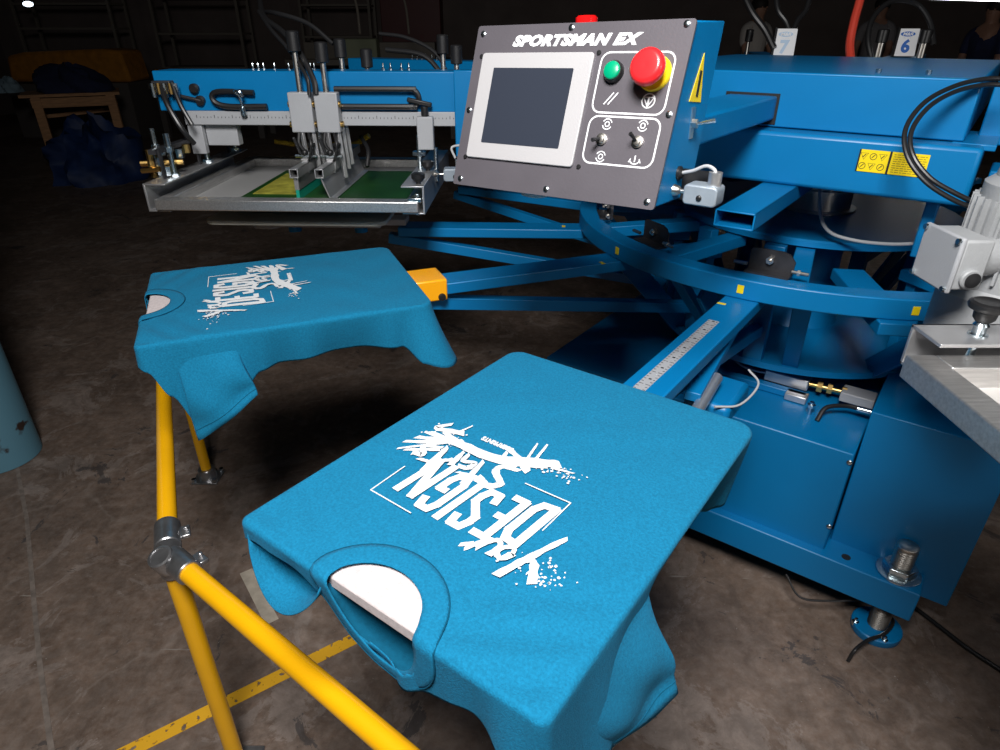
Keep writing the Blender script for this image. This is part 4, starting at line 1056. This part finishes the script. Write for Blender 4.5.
o = MB().prism([(-4.75, 9.7, .72), (-3.5, 9.7, .72), (-3.5, 9.7, .86), (-4.1, 9.7, .84), (-4.75, 9.7, .90)], (0, .6, 0)).build('flat_carton', DUCK, bev=.02); tag(o, 'low mustard carton lying on the dark bench left of the blue arm', 'carton')
o = MB().box(-4.85, -3.3, 9.65, 10.35, .66, .72).box(-4.8, -4.72, 9.7, 9.78, 0, .66).box(-3.45, -3.37, 9.7, 9.78, 0, .66).box(-4.8, -4.72, 10.2, 10.28, 0, .66).box(-3.45, -3.37, 10.2, 10.28, 0, .66).build('low_bench', RACK); tag(o, 'dark bench carrying the low mustard carton', 'bench')
lump('plastic_bundle', (-4.15, 6.9, 0), .45, .40, .52, BAGB, 'dark blue wrapped bundle on the floor before the wooden table', 'bundle', 8)
def rack(x, y, w_, d_, h_, lv, label, m=RACK):
    t_ = thing('shelf_rack', label, 'rack', (x, y, 0), W0)
    for a in (0, w_):
        for b in (0, d_): MB().box(x+a-.02, x+a+.02, y+b-.02, y+b+.02, 0, h_).build('upright', m, t_)
    for k in range(lv): MB().box(x, x+w_, y, y+d_, .35+k*(h_-.4)/lv, .38+k*(h_-.4)/lv).build('shelf', m, t_)
    return t_
rack(-7.6, 11.5, 1.5, .5, 2.1, 5, 'grey shelf rack far left behind the canvas bin', CREAM)
rack(-5.3, 11.2, 1.3, .5, 2.3, 4, 'grey shelf rack in the dark above the wooden table', CREAM)
rack(-3.2, 11.8, 1.1, .5, 2.2, 4, 'grey shelf rack behind the left end of the blue arm', CREAM)
for k, (x, y, w_, h_) in enumerate(((-2.6, 9.5, .5, .35), (-1.9, 10.2, .7, .5), (-1.3, 9.7, .4, .42))):
    pass
wb = thing('work_bench', 'cream bench with stacked ledges behind the black knobs', 'bench', (-2.0, 9.6, 0), W0)
bx(-2.9, -.6, 9.6, 10.3, .95, 1.02).build('tabletop', CREAM, wb)
bx(-2.7, -.9, 9.9, 10.3, 1.02, 1.22).build('upper_ledge', CREAM, wb)
for a in (-2.85, -.7):
    for b in (9.65, 10.2): bx(a, a+.07, b, b+.07, 0, .95).build('leg', RACK, wb)
o = bx(-2.2, -1.65, 9.61, 9.89, 1.021, 1.27).build('equipment_case', mat('pale_green_case', (.30, .33, .22), .7), bev=.02)
tag(o, 'pale greenish case on the cream bench', 'case')
o = bx(-2.0, -1.0, 12.3, 12.9, 0, 2.6).build('storage_cabinet', mat('maroon_enamel', (.10, .012, .012), .5), bev=.01); tag(o, 'tall dark maroon cabinet at the back wall', 'cabinet')
# hanging hoses far left and mid
for x0, y0, d_, lab in ((355, -10, 6, 'thin grey pipe hanging in the dark behind the black knobs'), (404, -10, 6.5, 'thin grey pipe standing in the dark left of the control box')):
    hose('hanging_pipe', [px(x0-3, y0, d_), px(x0+2, 8, d_), px(x0+5, 34, d_)], .012, CREAM, lab, 'pipe')
lf = thing('light_fixture', 'white fluorescent light fitting at the top right corner', 'light', (1.9, 3.1, 1.6), W0)
a, b = px(868, -4, 4.2), px(1030, 1, 4.0)
MB().bar(a, b, .12, .012).build('tube_light', TUBE, lf)
MB().bar(a+V((0, 0, .03)), b+V((0, 0, .03)), .2, .03).build('housing', WHITE, lf)
for q_ in (a.lerp(b, .15), a.lerp(b, .85)): MB().cyl(q_+V((0, 0, .04)), (q_.x, q_.y, 5), .006).build('suspension_rod', RACK, lf)
lp = thing('wall_lamp', 'small bright lamp glinting in the dark at the top left corner', 'lamp', px(27, 4, 9), W0)
MB().sphere(px(28, 4, 9), .05, (1.4, 1, .7)).build('bulb', LAMPH, lp)

# people in the dark
def person(x, y, hgt, face_deg, top, label, arms):
    s_ = hgt/1.72
    t_ = thing('person', label, 'person', (x, y, 0), W0)
    M_ = Matrix.Translation((x, y, 0)) @ Matrix.Rotation(R(face_deg), 4, 'Z') @ Matrix.Scale(s_, 4)
    def skinobj(name, pts, edges, rad, m, par):
        me = bpy.data.meshes.new(name); me.from_pydata([M_ @ V(p)-ORG[t_][0] for p in pts], edges, [])
        o_ = bpy.data.objects.new(name, me); COL.objects.link(o_); o_.parent = par
        o_.modifiers.new('skin', 'SKIN')
        me.skin_vertices or None
        lay = me.skin_vertices[0].data
        for v_, r_ in zip(lay, rad): v_.radius = (r_*s_, r_*s_) if not isinstance(r_, tuple) else (r_[0]*s_, r_[1]*s_)
        lay[0].use_root = True
        sb_ = o_.modifiers.new('sub', 'SUBSURF'); sb_.levels = 1; sb_.render_levels = 2
        me.materials.append(m); return o_
    el, hd = arms
    pts = [(0, 0, .93), (0, 0, 1.10), (0, 0, 1.30), (0, 0, 1.42), (0, .0, 1.50), (0, -.02, 1.58), (0, -.02, 1.66),
           (.17, 0, 1.38), (.20, el[1], el[2]), (.17, hd[1], hd[2]), (-.17, 0, 1.38), (-.20, el[1], el[2]), (-.17, hd[1], hd[2]),
           (.09, 0, .88), (.10, 0, .48), (.10, .03, .09), (.10, -.09, .04), (-.09, 0, .88), (-.10, 0, .48), (-.10, .03, .09), (-.10, -.09, .04)]
    E_ = [(0, 1), (1, 2), (2, 3), (3, 4), (4, 5), (5, 6), (3, 7), (7, 8), (8, 9), (3, 10), (10, 11), (11, 12), (0, 13), (13, 14), (14, 15), (15, 16), (0, 17), (17, 18), (18, 19), (19, 20)]
    rd = [.13, .125, .145, .10, .05, .085, .085, .055, .042, .03, .055, .042, .03, .085, .06, .04, .035, .085, .06, .04, .035]
    body = skinobj('body', pts, E_, rd, SKIN, t_)
    skinobj('shirt', [(0, 0, .92), (0, 0, 1.10), (0, 0, 1.30), (0, 0, 1.44), (.175, 0, 1.385), (.195, el[1]*.6, el[2]+.05), (-.175, 0, 1.385), (-.195, el[1]*.6, el[2]+.05)],
            [(0, 1), (1, 2), (2, 3), (3, 4), (4, 5), (3, 6), (6, 7)], [.15, .145, .165, .075, .07, .06, .07, .06], top, t_)
    skinobj('trousers', [(0, 0, .95), (.09, 0, .86), (.10, 0, .48), (.10, .02, .10), (-.09, 0, .86), (-.10, 0, .48), (-.10, .02, .10)],
            [(0, 1), (1, 2), (2, 3), (0, 4), (4, 5), (5, 6)], [.14, .10, .075, .06, .10, .075, .06], JEAN, t_)
    hm = MB(); hm.sphere((0, 0, 0), 1, (.098, .112, .10)); 
    for v_ in hm.bm.verts: v_.co = M_ @ (v_.co+V((0, .012, 1.655)))
    hm.build('hair', HAIR, t_)
    nm_ = MB(); nm_.sphere((0, -.105, 1.60), .014).sphere((.035, -.09, 1.625), .010).sphere((-.035, -.09, 1.625), .010)
    for v_ in nm_.bm.verts: v_.co = M_ @ v_.co
    nm_.build('face', SKIN, t_)
px9 = px(757, 25, 8.2); person(px9.x, px9.y, 1.72, 20, TEEW, 'person in a pale shirt standing in the dark behind the pale sign', ((0, -.10, 1.12), (0, -.28, 1.05)))
px9 = px(878, 25, 8.6); person(px9.x, px9.y, 1.74, -30, TEEG, 'person in a grey shirt standing behind the red hose and numbered sign', ((0, -.08, 1.12), (0, -.26, 1.0)))
px9 = px(990, 28, 7.0); person(px9.x, px9.y, 1.66, -60, NAVY, 'person in dark clothes in the shadow at the right edge', ((0, -.02, 1.1), (0, -.06, .86)))

GROUPS = {'print_station': 'print heads round the press', 'print_pallet': 'print pallets on the carousel', 't_shirt': 'turquoise shirts on the pallets',
          'station_sign': 'numbered signs on the arm beams', 'cable_pair': 'black cables looping by the blue beam', 'air_hose': 'black hoses hanging behind the housing',
          'power_cord': 'cords on the floor', 'limit_switch': 'grey switches beside the control box', 'rail_foot': 'floor flanges of the yellow rail',
          'printing_screen': 'aluminium printing screens', 'shelf_rack': 'racks at the back wall', 'person': 'people in the dark background', 'hanging_pipe': 'thin pipes in the dark'}
for o in COL.objects:
    g = GROUPS.get(o.name.split('.')[0])
    if g and o.parent is None and 'label' in o: o['group'] = g
# ------------------------------------------------------------------ camera and light
cam = bpy.data.cameras.new('camera'); co = bpy.data.objects.new('camera', cam); COL.objects.link(co)
cam.sensor_width = 36; cam.lens = 640/1000*36; cam.clip_start = .02; cam.clip_end = 60
co.location = (0, 0, EYE); co.rotation_euler = (R(90-28.5), 0, 0); S.camera = co

def area(name, loc, target, size, power, col=(1, 1, 1), sy=None):
    l = bpy.data.lights.new(name, 'AREA'); l.energy = power; l.color = col; l.size = size
    if sy: l.shape = 'RECTANGLE'; l.size_y = sy
    o_ = bpy.data.objects.new(name, l); COL.objects.link(o_); o_.location = loc
    o_.rotation_euler = (V(target)-V(loc)).to_track_quat('-Z', 'Y').to_euler(); return o_
area('softbox_key', (-.12, -.18, 2.40), (.30, 1.2, .8), .55, 68, (1, .98, .96))
area('softbox_right', (1.5, -.4, 1.8), (.7, 1.0, .8), .4, 6, (1, .97, .94))
w = bpy.data.worlds.new('world'); S.world = w; w.use_nodes = True
w.node_tree.nodes['Background'].inputs[0].default_value = (.5, .6, .8, 1)
w.node_tree.nodes['Background'].inputs[1].default_value = .008

S.view_settings.view_transform = 'Standard'; S.view_settings.look = 'None'
S.view_settings.gamma = 1; S.view_settings.use_curve_mapping = False; S.view_settings.exposure = 0
